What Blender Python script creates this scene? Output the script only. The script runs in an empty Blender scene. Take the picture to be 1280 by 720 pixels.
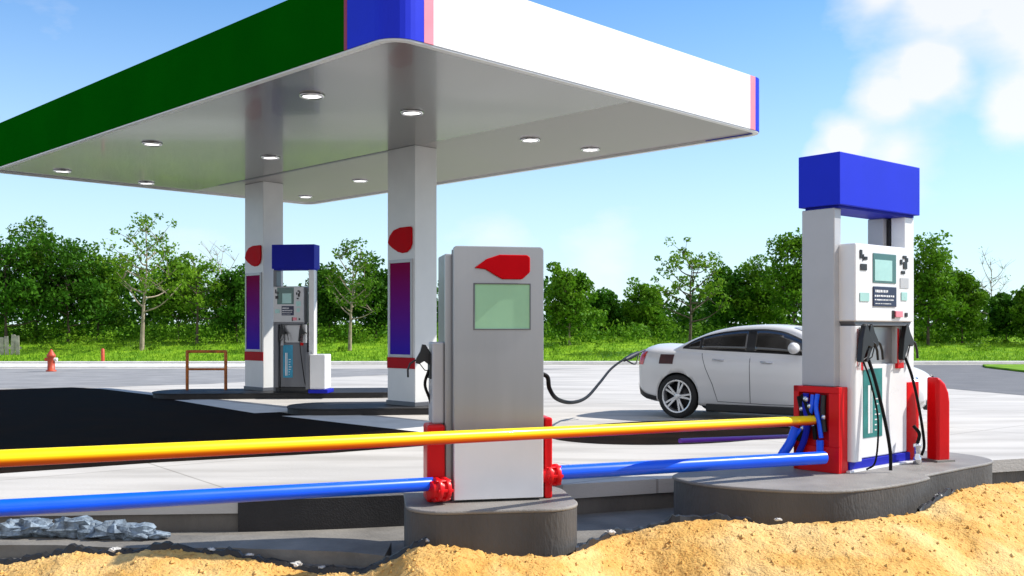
import bpy, math, random
import numpy as np
from mathutils import Vector, Matrix, noise
from mathutils.bvhtree import BVHTree
S = bpy.context.scene
COL = S.collection
R = math.radians
rnd = random.Random(7)
# ---------------------------------------------------------------- camera
F = 1240.0; HZ = 410.0; CH = 1.5          # focal in px of a 1280 frame, horizon row, eye height
cam = bpy.data.cameras.new('camera'); camo = bpy.data.objects.new('camera', cam); COL.objects.link(camo)
camo.location = (0, 0, CH); camo.rotation_euler = (R(90), 0, 0)
cam.sensor_width = 36; cam.lens = 36*F/1280; cam.shift_y = (HZ-360)/1280
cam.clip_start = 0.05; cam.clip_end = 3000
S.camera = camo
# ---------------------------------------------------------------- sky and sun
SUN = Vector((5.0, 0.75, 4.7)).normalized()
EL = math.asin(SUN.z); AZ = math.atan2(SUN.x, SUN.y)
W = bpy.data.worlds.new('World'); S.world = W; W.use_nodes = True
nt = W.node_tree; nt.nodes.clear()
def N(tree, typ, **kw):
    n = tree.nodes.new(typ)
    for k, v in kw.items(): setattr(n, k, v)
    return n
out = N(nt, 'ShaderNodeOutputWorld'); bg = N(nt, 'ShaderNodeBackground'); bg.inputs[1].default_value = 0.125
sky = N(nt, 'ShaderNodeTexSky', sky_type='NISHITA', sun_disc=False, sun_elevation=EL, sun_rotation=AZ)
sky.air_density = 1.0; sky.dust_density = 0.3; sky.ozone_density = 1.5; sky.altitude = 0
tc = N(nt, 'ShaderNodeTexCoord'); 
def vmath(op, a, b=None):
    n = N(nt, 'ShaderNodeVectorMath', operation=op)
    for i, v in enumerate((a, b)):
        if v is None: continue
        if isinstance(v, (tuple, Vector)): n.inputs[i].default_value = tuple(v)
        else: nt.links.new(v, n.inputs[i])
    return n
def fmath(op, a, b=None, clamp=False):
    n = N(nt, 'ShaderNodeMath', operation=op, use_clamp=clamp)
    for i, v in enumerate((a, b)):
        if v is None: continue
        if isinstance(v, (int, float)): n.inputs[i].default_value = v
        else: nt.links.new(v, n.inputs[i])
    return n.outputs[0]
dirn = vmath('NORMALIZE', tc.outputs['Generated']).outputs[0]
cn = N(nt, 'ShaderNodeTexNoise'); cn.inputs['Scale'].default_value = 6.0; cn.inputs['Detail'].default_value = 9; cn.inputs['Roughness'].default_value = .55
mp = N(nt, 'ShaderNodeMapping'); mp.inputs['Scale'].default_value = (1, 1, 2.2); nt.links.new(dirn, mp.inputs[0]); nt.links.new(mp.outputs[0], cn.inputs['Vector'])
acc = None
wn = N(nt, 'ShaderNodeTexNoise'); wn.inputs['Scale'].default_value = 9.0; wn.inputs['Detail'].default_value = 6; nt.links.new(dirn, wn.inputs['Vector'])
wv = vmath('ADD', dirn, vmath('MULTIPLY', vmath('SUBTRACT', wn.outputs['Color'], (.5, .5, .5)).outputs[0], (.075, .075, .06)).outputs[0]).outputs[0]
def smax(a, b):
    n = N(nt, 'ShaderNodeMath', operation='SMOOTH_MAX'); nt.links.new(a, n.inputs[0]); nt.links.new(b, n.inputs[1]); n.inputs[2].default_value = .3; return n.outputs[0]
def pxdir(x, y): return Vector(((x-640)/F, 1, (HZ-y)/F)).normalized()
for x, y, r, s in [(1300, 0, .15, 1.0), (1190, 12, .10, .9), (1090, 8, .07, .65), (1160, 98, .055, .95), (1112, 125, .05, .9), (1062, 165, .05, .9), (1030, 190, .035, .8), (1262, 128, .06, 1.0), (1290, 85, .07, .9), (1130, 190, .07, .62), (740, 320, .08, .5), (620, 300, .08, .45), (-300, 120, .22, .5)]:
    d = vmath('DISTANCE', wv, pxdir(x, y)).outputs['Value']
    g = fmath('MULTIPLY', fmath('SUBTRACT', 1.0, fmath('DIVIDE', d, r), True), s*1.7)
    acc = g if acc is None else smax(acc, g)
sepc = N(nt, 'ShaderNodeSeparateXYZ'); nt.links.new(dirn, sepc.inputs[0])
acc = smax(acc, fmath('MULTIPLY', fmath('SUBTRACT', fmath('MULTIPLY', sepc.outputs[1], -1.0), .05, True), 2.2, True))   # unseen white clouds added behind the camera to neutralise the fill light
nz = fmath('MULTIPLY', fmath('SUBTRACT', cn.outputs['Fac'], .5), 3.2)
cm = fmath('MULTIPLY', fmath('SUBTRACT', fmath('ADD', acc, fmath('MULTIPLY', nz, .5)), .35), 1.5, True)
cm = fmath('MULTIPLY', cm, .8)
sep = N(nt, 'ShaderNodeSeparateXYZ'); nt.links.new(dirn, sep.inputs[0])
hz = fmath('POWER', fmath('SUBTRACT', 1.0, fmath('DIVIDE', fmath('MAXIMUM', sep.outputs[2], 0.0), .36), True), 1.5)
tint = N(nt, 'ShaderNodeMixRGB', blend_type='MULTIPLY'); tint.inputs[0].default_value = 1; tint.inputs[2].default_value = (0.60, 0.95, 1.26, 1)
nt.links.new(sky.outputs[0], tint.inputs[1])
m1 = N(nt, 'ShaderNodeMixRGB'); m1.inputs[2].default_value = (5.4, 6.4, 6.7, 1)
nt.links.new(fmath('MULTIPLY', hz, .9), m1.inputs[0]); nt.links.new(tint.outputs[0], m1.inputs[1])
m2 = N(nt, 'ShaderNodeMixRGB'); m2.inputs[2].default_value = (6.4, 6.2, 6.1, 1)
nt.links.new(cm, m2.inputs[0]); nt.links.new(m1.outputs[0], m2.inputs[1])
nt.links.new(m2.outputs[0], bg.inputs[0]); nt.links.new(bg.outputs[0], out.inputs[0])
sl = bpy.data.lights.new('sun', 'SUN'); sl.energy = 5.0; sl.angle = R(.55); sl.color = (1, .95, .87)
so = bpy.data.objects.new('sun', sl); COL.objects.link(so); so.rotation_euler = SUN.to_track_quat('Z', 'Y').to_euler()
S.view_settings.view_transform = 'Standard'; S.view_settings.look = 'None'; S.view_settings.exposure = 0.42; S.view_settings.gamma = 1
S.view_settings.use_curve_mapping = False
# ---------------------------------------------------------------- helpers
def Wp(px, py, d): return Vector(((px-640)/F*d, d, CH-(py-HZ)*d/F))
def G(px, py, z=0.0):
    d = F*(CH-z)/(py-HZ); return Vector(((px-640)/F*d, d, z))
def lin(c):
    return tuple((v/12.92 if v <= .04045 else ((v+.055)/1.055)**2.4) for v in c)
def H(h):
    h = h.lstrip('#'); return lin(tuple(int(h[i:i+2], 16)/255 for i in (0, 2, 4)))
MATS = {}
def mat(name, col, rough=.5, metal=0, var=.12, vs=3.0, bump=0, bs=40, coat=0, col2=None, emit=None, es=0, detail=5, spec=.5, stretch=(1, 1, 1), trans=0):
    m = bpy.data.materials.new(name); m.use_nodes = True; t = m.node_tree; b = t.nodes['Principled BSDF']
    c2 = col2 or tuple(v*(1-var*2) for v in col)
    c1 = tuple(min(1, v*(1+var*.6)) for v in col) if not col2 else col
    co = N(t, 'ShaderNodeTexCoord'); mpg = N(t, 'ShaderNodeMapping'); mpg.inputs['Scale'].default_value = stretch
    t.links.new(co.outputs['Object'], mpg.inputs[0])
    n1 = N(t, 'ShaderNodeTexNoise'); n1.inputs['Scale'].default_value = vs; n1.inputs['Detail'].default_value = detail; n1.inputs['Roughness'].default_value = .6
    t.links.new(mpg.outputs[0], n1.inputs['Vector'])
    r = N(t, 'ShaderNodeValToRGB'); r.color_ramp.elements[0].position = .32; r.color_ramp.elements[1].position = .68
    r.color_ramp.elements[0].color = (*c2, 1); r.color_ramp.elements[1].color = (*c1, 1)
    t.links.new(n1.outputs['Fac'], r.inputs[0]); t.links.new(r.outputs[0], b.inputs['Base Color'])
    rr = N(t, 'ShaderNodeMapRange'); rr.inputs['To Min'].default_value = max(.02, rough*.8); rr.inputs['To Max'].default_value = min(1, rough*1.25)
    t.links.new(n1.outputs['Fac'], rr.inputs[0]); t.links.new(rr.outputs[0], b.inputs['Roughness'])
    b.inputs['Metallic'].default_value = metal; b.inputs['Coat Weight'].default_value = coat; b.inputs['Coat Roughness'].default_value = .05
    b.inputs['Specular IOR Level'].default_value = spec
    if bump:
        n2 = N(t, 'ShaderNodeTexNoise'); n2.inputs['Scale'].default_value = bs; n2.inputs['Detail'].default_value = 6
        t.links.new(mpg.outputs[0], n2.inputs['Vector'])
        bp = N(t, 'ShaderNodeBump'); bp.inputs['Strength'].default_value = bump; bp.inputs['Distance'].default_value = .02
        t.links.new(n2.outputs['Fac'], bp.inputs['Height']); t.links.new(bp.outputs[0], b.inputs['Normal'])
    if emit: b.inputs['Emission Color'].default_value = (*emit, 1); b.inputs['Emission Strength'].default_value = es
    MATS[name] = m; return m
class MB:
    def __init__(s): s.v = []; s.f = []; s.sm = []
    def add(s, vs, fs, smooth=False):
        o = len(s.v); s.v += [tuple(p) for p in vs]
        for f in fs: s.f.append(tuple(i+o for i in f)); s.sm.append(smooth)
        return s
    def box(s, x0, x1, y0, y1, z0, z1, M=None):
        vs = [Vector((x, y, z)) for z in (z0, z1) for y in (y0, y1) for x in (x0, x1)]
        if M: vs = [M @ p for p in vs]
        return s.add(vs, [(0, 2, 3, 1), (4, 5, 7, 6), (0, 1, 5, 4), (2, 6, 7, 3), (0, 4, 6, 2), (1, 3, 7, 5)])
    def prism(s, pts, a, b, axis='y', M=None, smooth=False):
        n = len(pts)
        def P(u, v, w): return Vector({'y': (u, w, v), 'z': (u, v, w), 'x': (w, u, v)}[axis])
        vs = [P(u, v, a) for u, v in pts]+[P(u, v, b) for u, v in pts]
        if M: vs = [M @ p for p in vs]
        o = len(s.v); s.add(vs, [tuple(range(n)), tuple(range(2*n-1, n-1, -1))])
        for i in range(n):
            j = (i+1) % n; s.f.append((o+i, o+n+i, o+n+j, o+j)); s.sm.append(smooth)
        return s
    def tube(s, pts, r, seg=12, caps=True, smooth=True):
        pts = [Vector(p) for p in pts]; n = len(pts); rs = r if isinstance(r, (list, tuple)) else [r]*n
        up = Vector((0, 0, 1)); vs = []
        t0 = (pts[1]-pts[0]).normalized(); a = up if abs(t0.z) < .9 else Vector((1, 0, 0))
        u = t0.cross(a).normalized()
        for i, p in enumerate(pts):
            t = (pts[min(i+1, n-1)]-pts[max(i-1, 0)]).normalized()
            u = (u-t*u.dot(t)).normalized(); w = t.cross(u)
            for k in range(seg):
                an = 2*math.pi*k/seg; vs.append(p+(u*math.cos(an)+w*math.sin(an))*rs[i])
        fs = [(i*seg+k, i*seg+(k+1) % seg, (i+1)*seg+(k+1) % seg, (i+1)*seg+k) for i in range(n-1) for k in range(seg)]
        o = len(s.v); s.add(vs, fs, smooth)
        if caps: s.add([s.v[o+k] for k in range(seg)], [tuple(range(seg-1, -1, -1))]); s.add([s.v[o+(n-1)*seg+k] for k in range(seg)], [tuple(range(seg))])
        return s
    def lathe(s, prof, c=(0, 0, 0), seg=24, M=None, smooth=True):
        vs = []
        for r, z in prof:
            for k in range(seg):
                a = 2*math.pi*k/seg; p = Vector((r*math.cos(a), r*math.sin(a), z)); p = (M @ p) if M else p; vs.append(p+Vector(c))
        fs = [(i*seg+k, i*seg+(k+1) % seg, (i+1)*seg+(k+1) % seg, (i+1)*seg+k) for i in range(len(prof)-1) for k in range(seg)]
        return s.add(vs, fs, smooth)
    def build(s, name, m, parent=None, bevel=0, seg=2, loc=None, rz=0):
        me = bpy.data.meshes.new(name); me.from_pydata(s.v, [], s.f); me.polygons.foreach_set('use_smooth', s.sm); me.update()
        me.materials.append(m if not isinstance(m, str) else MATS[m])
        o = bpy.data.objects.new(name, me); COL.objects.link(o)
        if parent: o.parent = parent
        if loc is not None: o.location = loc
        o.rotation_euler.z = rz
        if bevel:
            b = o.modifiers.new('bevel', 'BEVEL'); b.width = bevel; b.segments = seg; b.limit_method = 'ANGLE'; b.angle_limit = R(40)
        return o
def tag(o, label, cat, group=None, kind=None):
    o['label'] = label; o['category'] = cat
    if group: o['group'] = group
    if kind: o['kind'] = kind
    return o
def thing(name, label, cat, loc=(0, 0, 0), rz=0, group=None):
    o = bpy.data.objects.new(name, None); COL.objects.link(o); o.location = loc; o.rotation_euler.z = rz; o.empty_display_size = .2
    return tag(o, label, cat, group)
def struct(o): o['kind'] = 'structure'; return o
def smoothpts(pts, n=8):
    pts = [Vector(p) for p in pts]; q = [pts[0]*2-pts[1]]+pts+[pts[-1]*2-pts[-2]]; o = []
    for i in range(1, len(q)-2):
        for k in range(n):
            t = k/n; a, b, c, d = q[i-1:i+3]
            o.append(.5*((2*b)+(c-a)*t+(2*a-5*b+4*c-d)*t*t+(3*b-a-3*c+d)*t**3))
    return o+[pts[-1]]
def curve1(ctrl):
    xs = [c[0] for c in ctrl]
    def f(x):
        if x <= xs[0]: return ctrl[0][1]
        if x >= xs[-1]: return ctrl[-1][1]
        i = max(k for k in range(len(xs)-1) if xs[k] <= x)
        def m(k):
            if k == 0 or k == len(xs)-1: j = min(k, len(xs)-2); return (ctrl[j+1][1]-ctrl[j][1])/(xs[j+1]-xs[j])
            a = (ctrl[k][1]-ctrl[k-1][1])/(xs[k]-xs[k-1]); b = (ctrl[k+1][1]-ctrl[k][1])/(xs[k+1]-xs[k])
            return 0 if a*b <= 0 else 2*a*b/(a+b)
        h = xs[i+1]-xs[i]; t = (x-xs[i])/h
        return (2*t**3-3*t*t+1)*ctrl[i][1]+(t**3-2*t*t+t)*h*m(i)+(-2*t**3+3*t*t)*ctrl[i+1][1]+(t**3-t*t)*h*m(i+1)
    return f
def rrect(x0, x1, y0, y1, r, n=6):
    p = []
    for cx, cy, a0 in ((x1-r, y1-r, 0), (x0+r, y1-r, 90), (x0+r, y0+r, 180), (x1-r, y0+r, 270)):
        for k in range(n+1): a = R(a0+90*k/n); p.append((cx+r*math.cos(a), cy+r*math.sin(a)))
    return p
# ---------------------------------------------------------------- materials
mat('concrete', (.57, .54, .495), .75, var=.09, vs=.55, bump=.25, bs=60, detail=9, stretch=(.35, 1, 1))
mat('shadow_black', (.014, .0085, .0055), .9, var=.35, vs=1.4, bump=.25, bs=180, spec=.03)  # near-black for the shadows painted on the forecourt
mat('asphalt_grey', (.27, .267, .265), .85, var=.12, vs=1.0, bump=.3, bs=120)
mat('asphalt_dark', (.15, .15, .155), .85, var=.12, vs=1.0, bump=.3, bs=120)
mat('kerb_white', (.75, .74, .70), .7, var=.08, vs=2)
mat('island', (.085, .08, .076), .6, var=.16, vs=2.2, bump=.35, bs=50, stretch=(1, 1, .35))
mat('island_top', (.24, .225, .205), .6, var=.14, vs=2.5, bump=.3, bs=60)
mat('pitwall', (.165, .15, .13), .75, var=.2, vs=1.6, bump=.4, bs=40, stretch=(1, 1, .3))
mat('pitfloor', (.21, .195, .17), .7, var=.2, vs=1.8, bump=.35, bs=30)
mat('island_shade_black', (.02, .018, .018), .6, var=.3, vs=3, bump=.3, bs=60)  # black of the column islands and of the painted wall shade
mat('black', (.012, .012, .013), .45, var=.2)
mat('rubber', (.006, .006, .006), .6, var=.2, spec=.15)
mat('emblem_red', (.52, .001, .006), .55, var=.05, spec=.06)
mat('white', (.78, .78, .79), .28, var=.03, vs=1.5, coat=.3)
mat('fascia_white', (.93, .93, .93), .4, var=.02, vs=.6)
mat('green', (.001, .085, .002), .9, var=.06, vs=.8, spec=0)
mat('blue', (.012, .03, .62), .5, var=.05, vs=1.2, spec=.15)
mat('blue_deep', (.012, .018, .36), .5, var=.05, vs=1.2, spec=.12)
mat('pink', (.80, .24, .30), .4, var=.05)
mat('crimson', (.30, .004, .03), .4, var=.05)
mat('red', (.66, .003, .006), .35, var=.06, vs=3, spec=.25, coat=.06)
mat('red_dark', (.42, .003, .008), .5, var=.08, vs=3, spec=.12)
mat('soffit', (.21, .205, .19), .22, metal=.45, var=.05, vs=.5, spec=.8, coat=.2)
mat('soffit_back', (.29, .27, .255), .3, var=.04, vs=.5)
mat('col_white', (.73, .73, .71), .35, var=.04, vs=1)
mat('steel', (.42, .42, .43), .32, metal=.8, var=.06, vs=2, stretch=(1, 1, .1), coat=.1)
mat('steel_dark', (.16, .165, .18), .4, metal=.5, var=.08, vs=2, stretch=(1, 1, .1))
mat('grey_post', (.46, .465, .48), .35, var=.04, vs=1.5, coat=.2)
mat('screen_green', (.34, .60, .38), .4, var=.05, vs=2, spec=.2)
mat('screen_dark', (.02, .11, .10), .12, var=.1, coat=.5)
mat('screen_pale', (.36, .62, .58), .15, var=.08, vs=5, coat=.5)
mat('navy', (.012, .016, .06), .3, var=.1)
mat('teal', (.02, .20, .19), .4, var=.15, vs=6)
mat('cyan', (.03, .30, .48), .4, var=.15, vs=6)
mat('pipe_blue', (.001, .10, .90), .3, var=.04, vs=2, spec=.4, coat=.15)
mat('orange_rail', (.62, .17, .02), .5, var=.3, vs=6)
mat('hydrant_paint', (.5, .06, .02), .5, var=.15, vs=8)
mat('purple', (.16, .02, .38), .4, var=.1)
mat('lamp', (.9, .9, .9), .4, emit=(1, 1, .97), es=1.4)
mat('chrome', (.72, .72, .74), .15, metal=.9, var=.05)
mat('car_paint', (.70, .69, .68), .3, metal=.0, var=.015, vs=.8, coat=.5)
mat('glass', (.035, .034, .033), .05, var=.5, vs=1.3, coat=.6, spec=.8)
mat('tail_red', (.6, .01, .01), .15, var=.1, coat=.8)
mat('tyre', (.012, .012, .012), .7, var=.2)
mat('rim', (.62, .63, .65), .25, metal=.7, var=.05)
mat('seam', (.05, .05, .055), .6)
mat('fuel_recess', (.07, .02, .018), .5, var=.2, vs=12)
mat('bark', (.10, .075, .05), .9, var=.3, vs=5, bump=.5, bs=12)
mat('bark_pale', (.34, .28, .20), .9, var=.25, vs=5, bump=.5, bs=12)
mat('fence_wood', (.42, .39, .34), .9, var=.25, vs=4)
mat('rubble', (.22, .28, .34), .65, var=.45, vs=9, bump=.6, bs=25)
mat('stone_white', (.62, .60, .56), .8, var=.25, vs=20, bump=.5, bs=40)
mat('dirt', (.13, .12, .10), .95, var=.15, vs=.5)
def grad_mat(name, c0, c1, z0, z1, rough=.3, coat=.4):     # two printed/painted colours blended over the object's own height
    m = mat(name, c0, rough, coat=coat); t = m.node_tree; b = t.nodes['Principled BSDF']
    co = N(t, 'ShaderNodeTexCoord'); sp = N(t, 'ShaderNodeSeparateXYZ'); t.links.new(co.outputs['Object'], sp.inputs[0])
    mr = N(t, 'ShaderNodeMapRange'); mr.inputs['From Min'].default_value = z0; mr.inputs['From Max'].default_value = z1; t.links.new(sp.outputs[2], mr.inputs[0])
    mx = N(t, 'ShaderNodeMixRGB'); mx.inputs[1].default_value = (*c0, 1); mx.inputs[2].default_value = (*c1, 1)
    t.links.new(mr.outputs[0], mx.inputs[0]); t.links.new(mx.outputs[0], b.inputs['Base Color']); return m
grad_mat('poster_print', (.045, .02, .36), (.22, .004, .06), .7, 1.9, .7, 0); MATS['poster_print'].node_tree.nodes['Principled BSDF'].inputs['Specular IOR Level'].default_value = .04
def sand_mat():
    m = mat('sand', (.69, .42, .135), .95, vs=3.5, col2=(.57, .31, .075), bump=.9, bs=45, detail=10, spec=.15)
    t = m.node_tree; b = t.nodes['Principled BSDF']; ramp = b.inputs['Base Color'].links[0].from_socket
    co = N(t, 'ShaderNodeTexCoord')
    n = N(t, 'ShaderNodeTexNoise'); n.inputs['Scale'].default_value = 34; n.inputs['Detail'].default_value = 3; t.links.new(co.outputs['Object'], n.inputs['Vector'])
    r = N(t, 'ShaderNodeValToRGB'); e = r.color_ramp.elements; e[0].position = .56; e[0].color = (0, 0, 0, 1); e[1].position = .68; e[1].color = (1, 1, 1, 1); t.links.new(n.outputs[0], r.inputs[0])
    mx = N(t, 'ShaderNodeMixRGB'); mx.inputs[2].default_value = (.40, .17, .04, 1); t.links.new(r.outputs[0], mx.inputs[0]); t.links.new(ramp, mx.inputs[1])
    n3 = N(t, 'ShaderNodeTexNoise'); n3.inputs['Scale'].default_value = 1.6; n3.inputs['Detail'].default_value = 4; t.links.new(co.outputs['Object'], n3.inputs['Vector'])
    r3 = N(t, 'ShaderNodeValToRGB'); e = r3.color_ramp.elements; e[0].position = .45; e[0].color = (0, 0, 0, 1); e[1].position = .66; e[1].color = (.7, .7, .7, 1); t.links.new(n3.outputs[0], r3.inputs[0])
    m3 = N(t, 'ShaderNodeMixRGB'); m3.inputs[2].default_value = (.77, .55, .25, 1); t.links.new(r3.outputs[0], m3.inputs[0]); t.links.new(mx.outputs[0], m3.inputs[1])
    t.links.new(m3.outputs[0], b.inputs['Base Color'])
sand_mat()
def joints():      # saw-cut joints and faint tyre-worn streaks in the concrete slabs
    m = MATS['concrete']; t = m.node_tree; b = t.nodes['Principled BSDF']; src = b.inputs['Base Color'].links[0].from_socket
    co = N(t, 'ShaderNodeTexCoord'); mp_ = N(t, 'ShaderNodeMapping'); mp_.inputs['Rotation'].default_value = (0, 0, R(-38)); t.links.new(co.outputs['Object'], mp_.inputs[0])
    br = N(t, 'ShaderNodeTexBrick'); br.offset = 0; br.inputs['Scale'].default_value = 1; br.inputs['Brick Width'].default_value = 3.6; br.inputs['Row Height'].default_value = 3.6; br.inputs['Mortar Size'].default_value = .014; br.inputs['Mortar Smooth'].default_value = .2
    br.inputs['Color1'].default_value = (1, 1, 1, 1); br.inputs['Color2'].default_value = (.93, .93, .93, 1); br.inputs['Mortar'].default_value = (.62, .61, .59, 1); t.links.new(mp_.outputs[0], br.inputs['Vector'])
    n = N(t, 'ShaderNodeTexNoise'); n.inputs['Scale'].default_value = 1.3; n.inputs['Detail'].default_value = 8; ms = N(t, 'ShaderNodeMapping'); ms.inputs['Scale'].default_value = (.25, 1.6, 1); t.links.new(co.outputs['Object'], ms.inputs[0]); t.links.new(ms.outputs[0], n.inputs['Vector'])
    r = N(t, 'ShaderNodeValToRGB'); r.color_ramp.elements[0].position = .36; r.color_ramp.elements[0].color = (.76, .75, .74, 1); r.color_ramp.elements[1].position = .56; r.color_ramp.elements[1].color = (1, 1, 1, 1); t.links.new(n.outputs[0], r.inputs[0])
    a = N(t, 'ShaderNodeMixRGB', blend_type='MULTIPLY'); a.inputs[0].default_value = 1; t.links.new(src, a.inputs[1]); t.links.new(br.outputs[0], a.inputs[2])
    c = N(t, 'ShaderNodeMixRGB', blend_type='MULTIPLY'); c.inputs[0].default_value = .8; t.links.new(a.outputs[0], c.inputs[1]); t.links.new(r.outputs[0], c.inputs[2]); t.links.new(c.outputs[0], b.inputs['Base Color'])
joints()
def leaf_mat(name, c, c2, tr=.3):
    m = bpy.data.materials.new(name); m.use_nodes = True; t = m.node_tree; b = t.nodes['Principled BSDF']; o = t.nodes['Material Output']
    co = N(t, 'ShaderNodeTexCoord'); n = N(t, 'ShaderNodeTexNoise'); n.inputs['Scale'].default_value = 1.3; n.inputs['Detail'].default_value = 6; t.links.new(co.outputs['Object'], n.inputs[0])
    oi = N(t, 'ShaderNodeObjectInfo'); 
    r = N(t, 'ShaderNodeValToRGB'); r.color_ramp.elements[0].position = .35; r.color_ramp.elements[1].position = .68
    r.color_ramp.elements[0].color = (*c2, 1); r.color_ramp.elements[1].color = (*c, 1); t.links.new(n.outputs[0], r.inputs[0])
    hs = N(t, 'ShaderNodeHueSaturation'); mr = N(t, 'ShaderNodeMapRange'); mr.inputs['To Min'].default_value = .8; mr.inputs['To Max'].default_value = 1.2
    t.links.new(oi.outputs['Random'], mr.inputs[0]); t.links.new(mr.outputs[0], hs.inputs['Value']); t.links.new(r.outputs[0], hs.inputs['Color'])
    t.links.new(hs.outputs[0], b.inputs['Base Color']); b.inputs['Roughness'].default_value = .6; b.inputs['Specular IOR Level'].default_value = .08
    tl = N(t, 'ShaderNodeBsdfTranslucent'); t.links.new(hs.outputs[0], tl.inputs[0]); ms = N(t, 'ShaderNodeMixShader'); ms.inputs[0].default_value = tr
    t.links.new(b.outputs[0], ms.inputs[1]); t.links.new(tl.outputs[0], ms.inputs[2]); t.links.new(ms.outputs[0], o.inputs[0]); MATS[name] = m
leaf_mat('leaf_dark', (.07, .19, .012), (.022, .09, .005))
leaf_mat('leaf_mid', (.15, .30, .016), (.055, .16, .008))
leaf_mat('leaf_pale', (.20, .34, .02), (.08, .20, .01), .4)
leaf_mat('grass', (.25, .42, .02), (.11, .25, .012), .2)
leaf_mat('grass_blade', (.27, .44, .03), (.10, .24, .012), .35)
# ---------------------------------------------------------------- ground
EDGE = [(-60, 6.0), (-12, 8.1), (-4.5, 8.62), (-2.1, 8.8), (-.2, 9.25), (1.3, 9.8), (4.5, 10.9), (6.4, 11.6), (12, 13.0), (60, 20)]
def slab(pts, z0, z1, name, m, bevel=0, parent=None):
    return MB().prism(pts, z0, z1, 'z').build(name, m, parent, bevel)
struct(slab(EDGE+[(60, 41.5), (-60, 40.0)], -.14, 0, 'forecourt', 'concrete'))
wall = MB()
for (a, b) in zip(EDGE[:-1], EDGE[1:]):
    wall.prism([a, b, (b[0], b[1]+.3), (a[0], a[1]+.3)], -.8, -.144, 'z')
wall2 = [(x, y+.035) for x, y in EDGE]
wm = MB()
for a, b in zip(wall2[:-1], wall2[1:]):
    wm.add([(a[0], a[1], -.8), (b[0], b[1], -.8), (b[0], b[1], -.141), (a[0], a[1], -.141)], [(0, 1, 2, 3)])
struct(wm.build('pit_wall', 'pitwall'))
crest_px = [(-260, 705, 7.6), (-120, 712, 7.6), (0, 706, 7.6), (60, 697, 7.6), (100, 690, 7.55), (150, 694, 7.5), (195, 687, 7.5), (260, 693, 7.5), (330, 703, 7.45), (400, 716, 7.4), (450, 717, 7.3), (490, 700, 7.2), (530, 682, 7.12),
            (570, 682, 7.1), (620, 693, 7.1), (690, 696, 7.15), (725, 688, 7.5), (780, 668, 8.1), (850, 653, 8.15), (920, 650, 8.1), (960, 655, 8.0), (1040, 653, 7.95), (1110, 645, 8.2), (1150, 640, 8.5), (1180, 622, 8.8), (1220, 608, 9.3), (1280, 602, 9.8), (1500, 590, 11.0)]
cw = [Wp(*c) for c in crest_px]
cy = curve1([(p.x, p.y) for p in cw]); cz = curve1([(p.x, p.z) for p in cw])
def sand_z(x, y):
    d = cy(x)-y; c = cz(x)
    if d >= 0: z = c-.30*d+.045*math.sin(min(1, d)*2.6)*(1+noise.noise((x*.8, y*.8, 1)))
    else: z = c+d*1.4
    fade = min(1, max(0, d*6+.35))
    z += .03*noise.noise((x*1.7, y*1.7, 3))*fade+.016*noise.noise((x*6, y*6, 5))*(.4+fade*.6)+.018*abs(noise.noise((x*11, y*11, 8)))+.013*noise.noise((x*24, y*24, 6))+.010*noise.noise((x*46, y*46, 2))
    return z
vs = []; fs = []
NX, NY = 620, 150
for i in range(NX+1):
    x = -6.2+15.4*i/NX; yc = cy(x)
    for j in range(NY+1):
        t = j/NY; y = yc+.75-(t**1.35)*4.6
        vs.append((x, y, sand_z(x, y)))
for i in range(NX):
    for j in range(NY):
        a = i*(NY+1)+j; fs.append((a, a+1, a+NY+2, a+NY+1))
m = MB(); m.add(vs, fs, True); struct(m.build('sand_ground', 'sand'))
cl = MB(); rgc = random.Random(21)
for _ in range(2600):
    x = rgc.uniform(-5.2, 6.8); dd = rgc.random()**1.6*1.5; y = cy(x)-dd+.02; r0 = .006+.02*rgc.random()**4; z = sand_z(x, y); o = len(cl.v)
    P8 = [Vector((a, b, c))*r0*rgc.uniform(.7, 1.3) for a, b, c in ((1, 0, 0), (0, 1, 0), (-1, 0, 0), (0, -1, 0), (0, 0, .8), (0, 0, -.8))]
    cl.add([p+Vector((x, y, z)) for p in P8], [(0, 1, 4), (1, 2, 4), (2, 3, 4), (3, 0, 4), (1, 0, 5), (2, 1, 5), (3, 2, 5), (0, 3, 5)])
tag(cl.build('sand_clods', 'sand'), 'loose crumbs and clods of orange sand lying on the sand bank', 'sand clods', kind='stuff')
# pit floor
pf = [(-60, 5.5)]+[(p.x, p.y+.10) for p in cw if -5 < p.x < 7]+[(60, 19)]+[(x, y+.02) for x, y in EDGE[::-1]]
fl = MB()
xs = np.linspace(-6.5, 9, 160); ef = curve1(EDGE)
fv = []
for x in xs: fv += [(x, cy(x)+.02+.03*noise.noise((x*5, 0, 0)), -.30), (x, ef(x)+.03, -.30)]
fl.add(fv, [(2*i, 2*i+2, 2*i+3, 2*i+1) for i in range(len(xs)-1)])
struct(fl.build('pit_floor', 'pitfloor'))
# low concrete footing that runs along the left of the pit floor
ft = MB(); xs = np.linspace(-5.6, -.95, 40); tv = []
for x in xs:
    f = cy(x)+.17+.02*noise.noise((x*3, 7, 0)); b = min(f+.42, ef(x)-.03); tv += [(x, f, -.31), (x, f, -.20), (x, b, -.19), (x, b, -.31)]
ft.add(tv, [(4*i+a, 4*i+4+a, 4*i+5+a, 4*i+1+a) for i in range(len(xs)-1) for a in range(3)]); n = len(xs)-1
ft.add([tv[4*n+k] for k in range(4)], [(0, 1, 2, 3)])
struct(ft.build('footing', 'pitfloor'))
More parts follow.
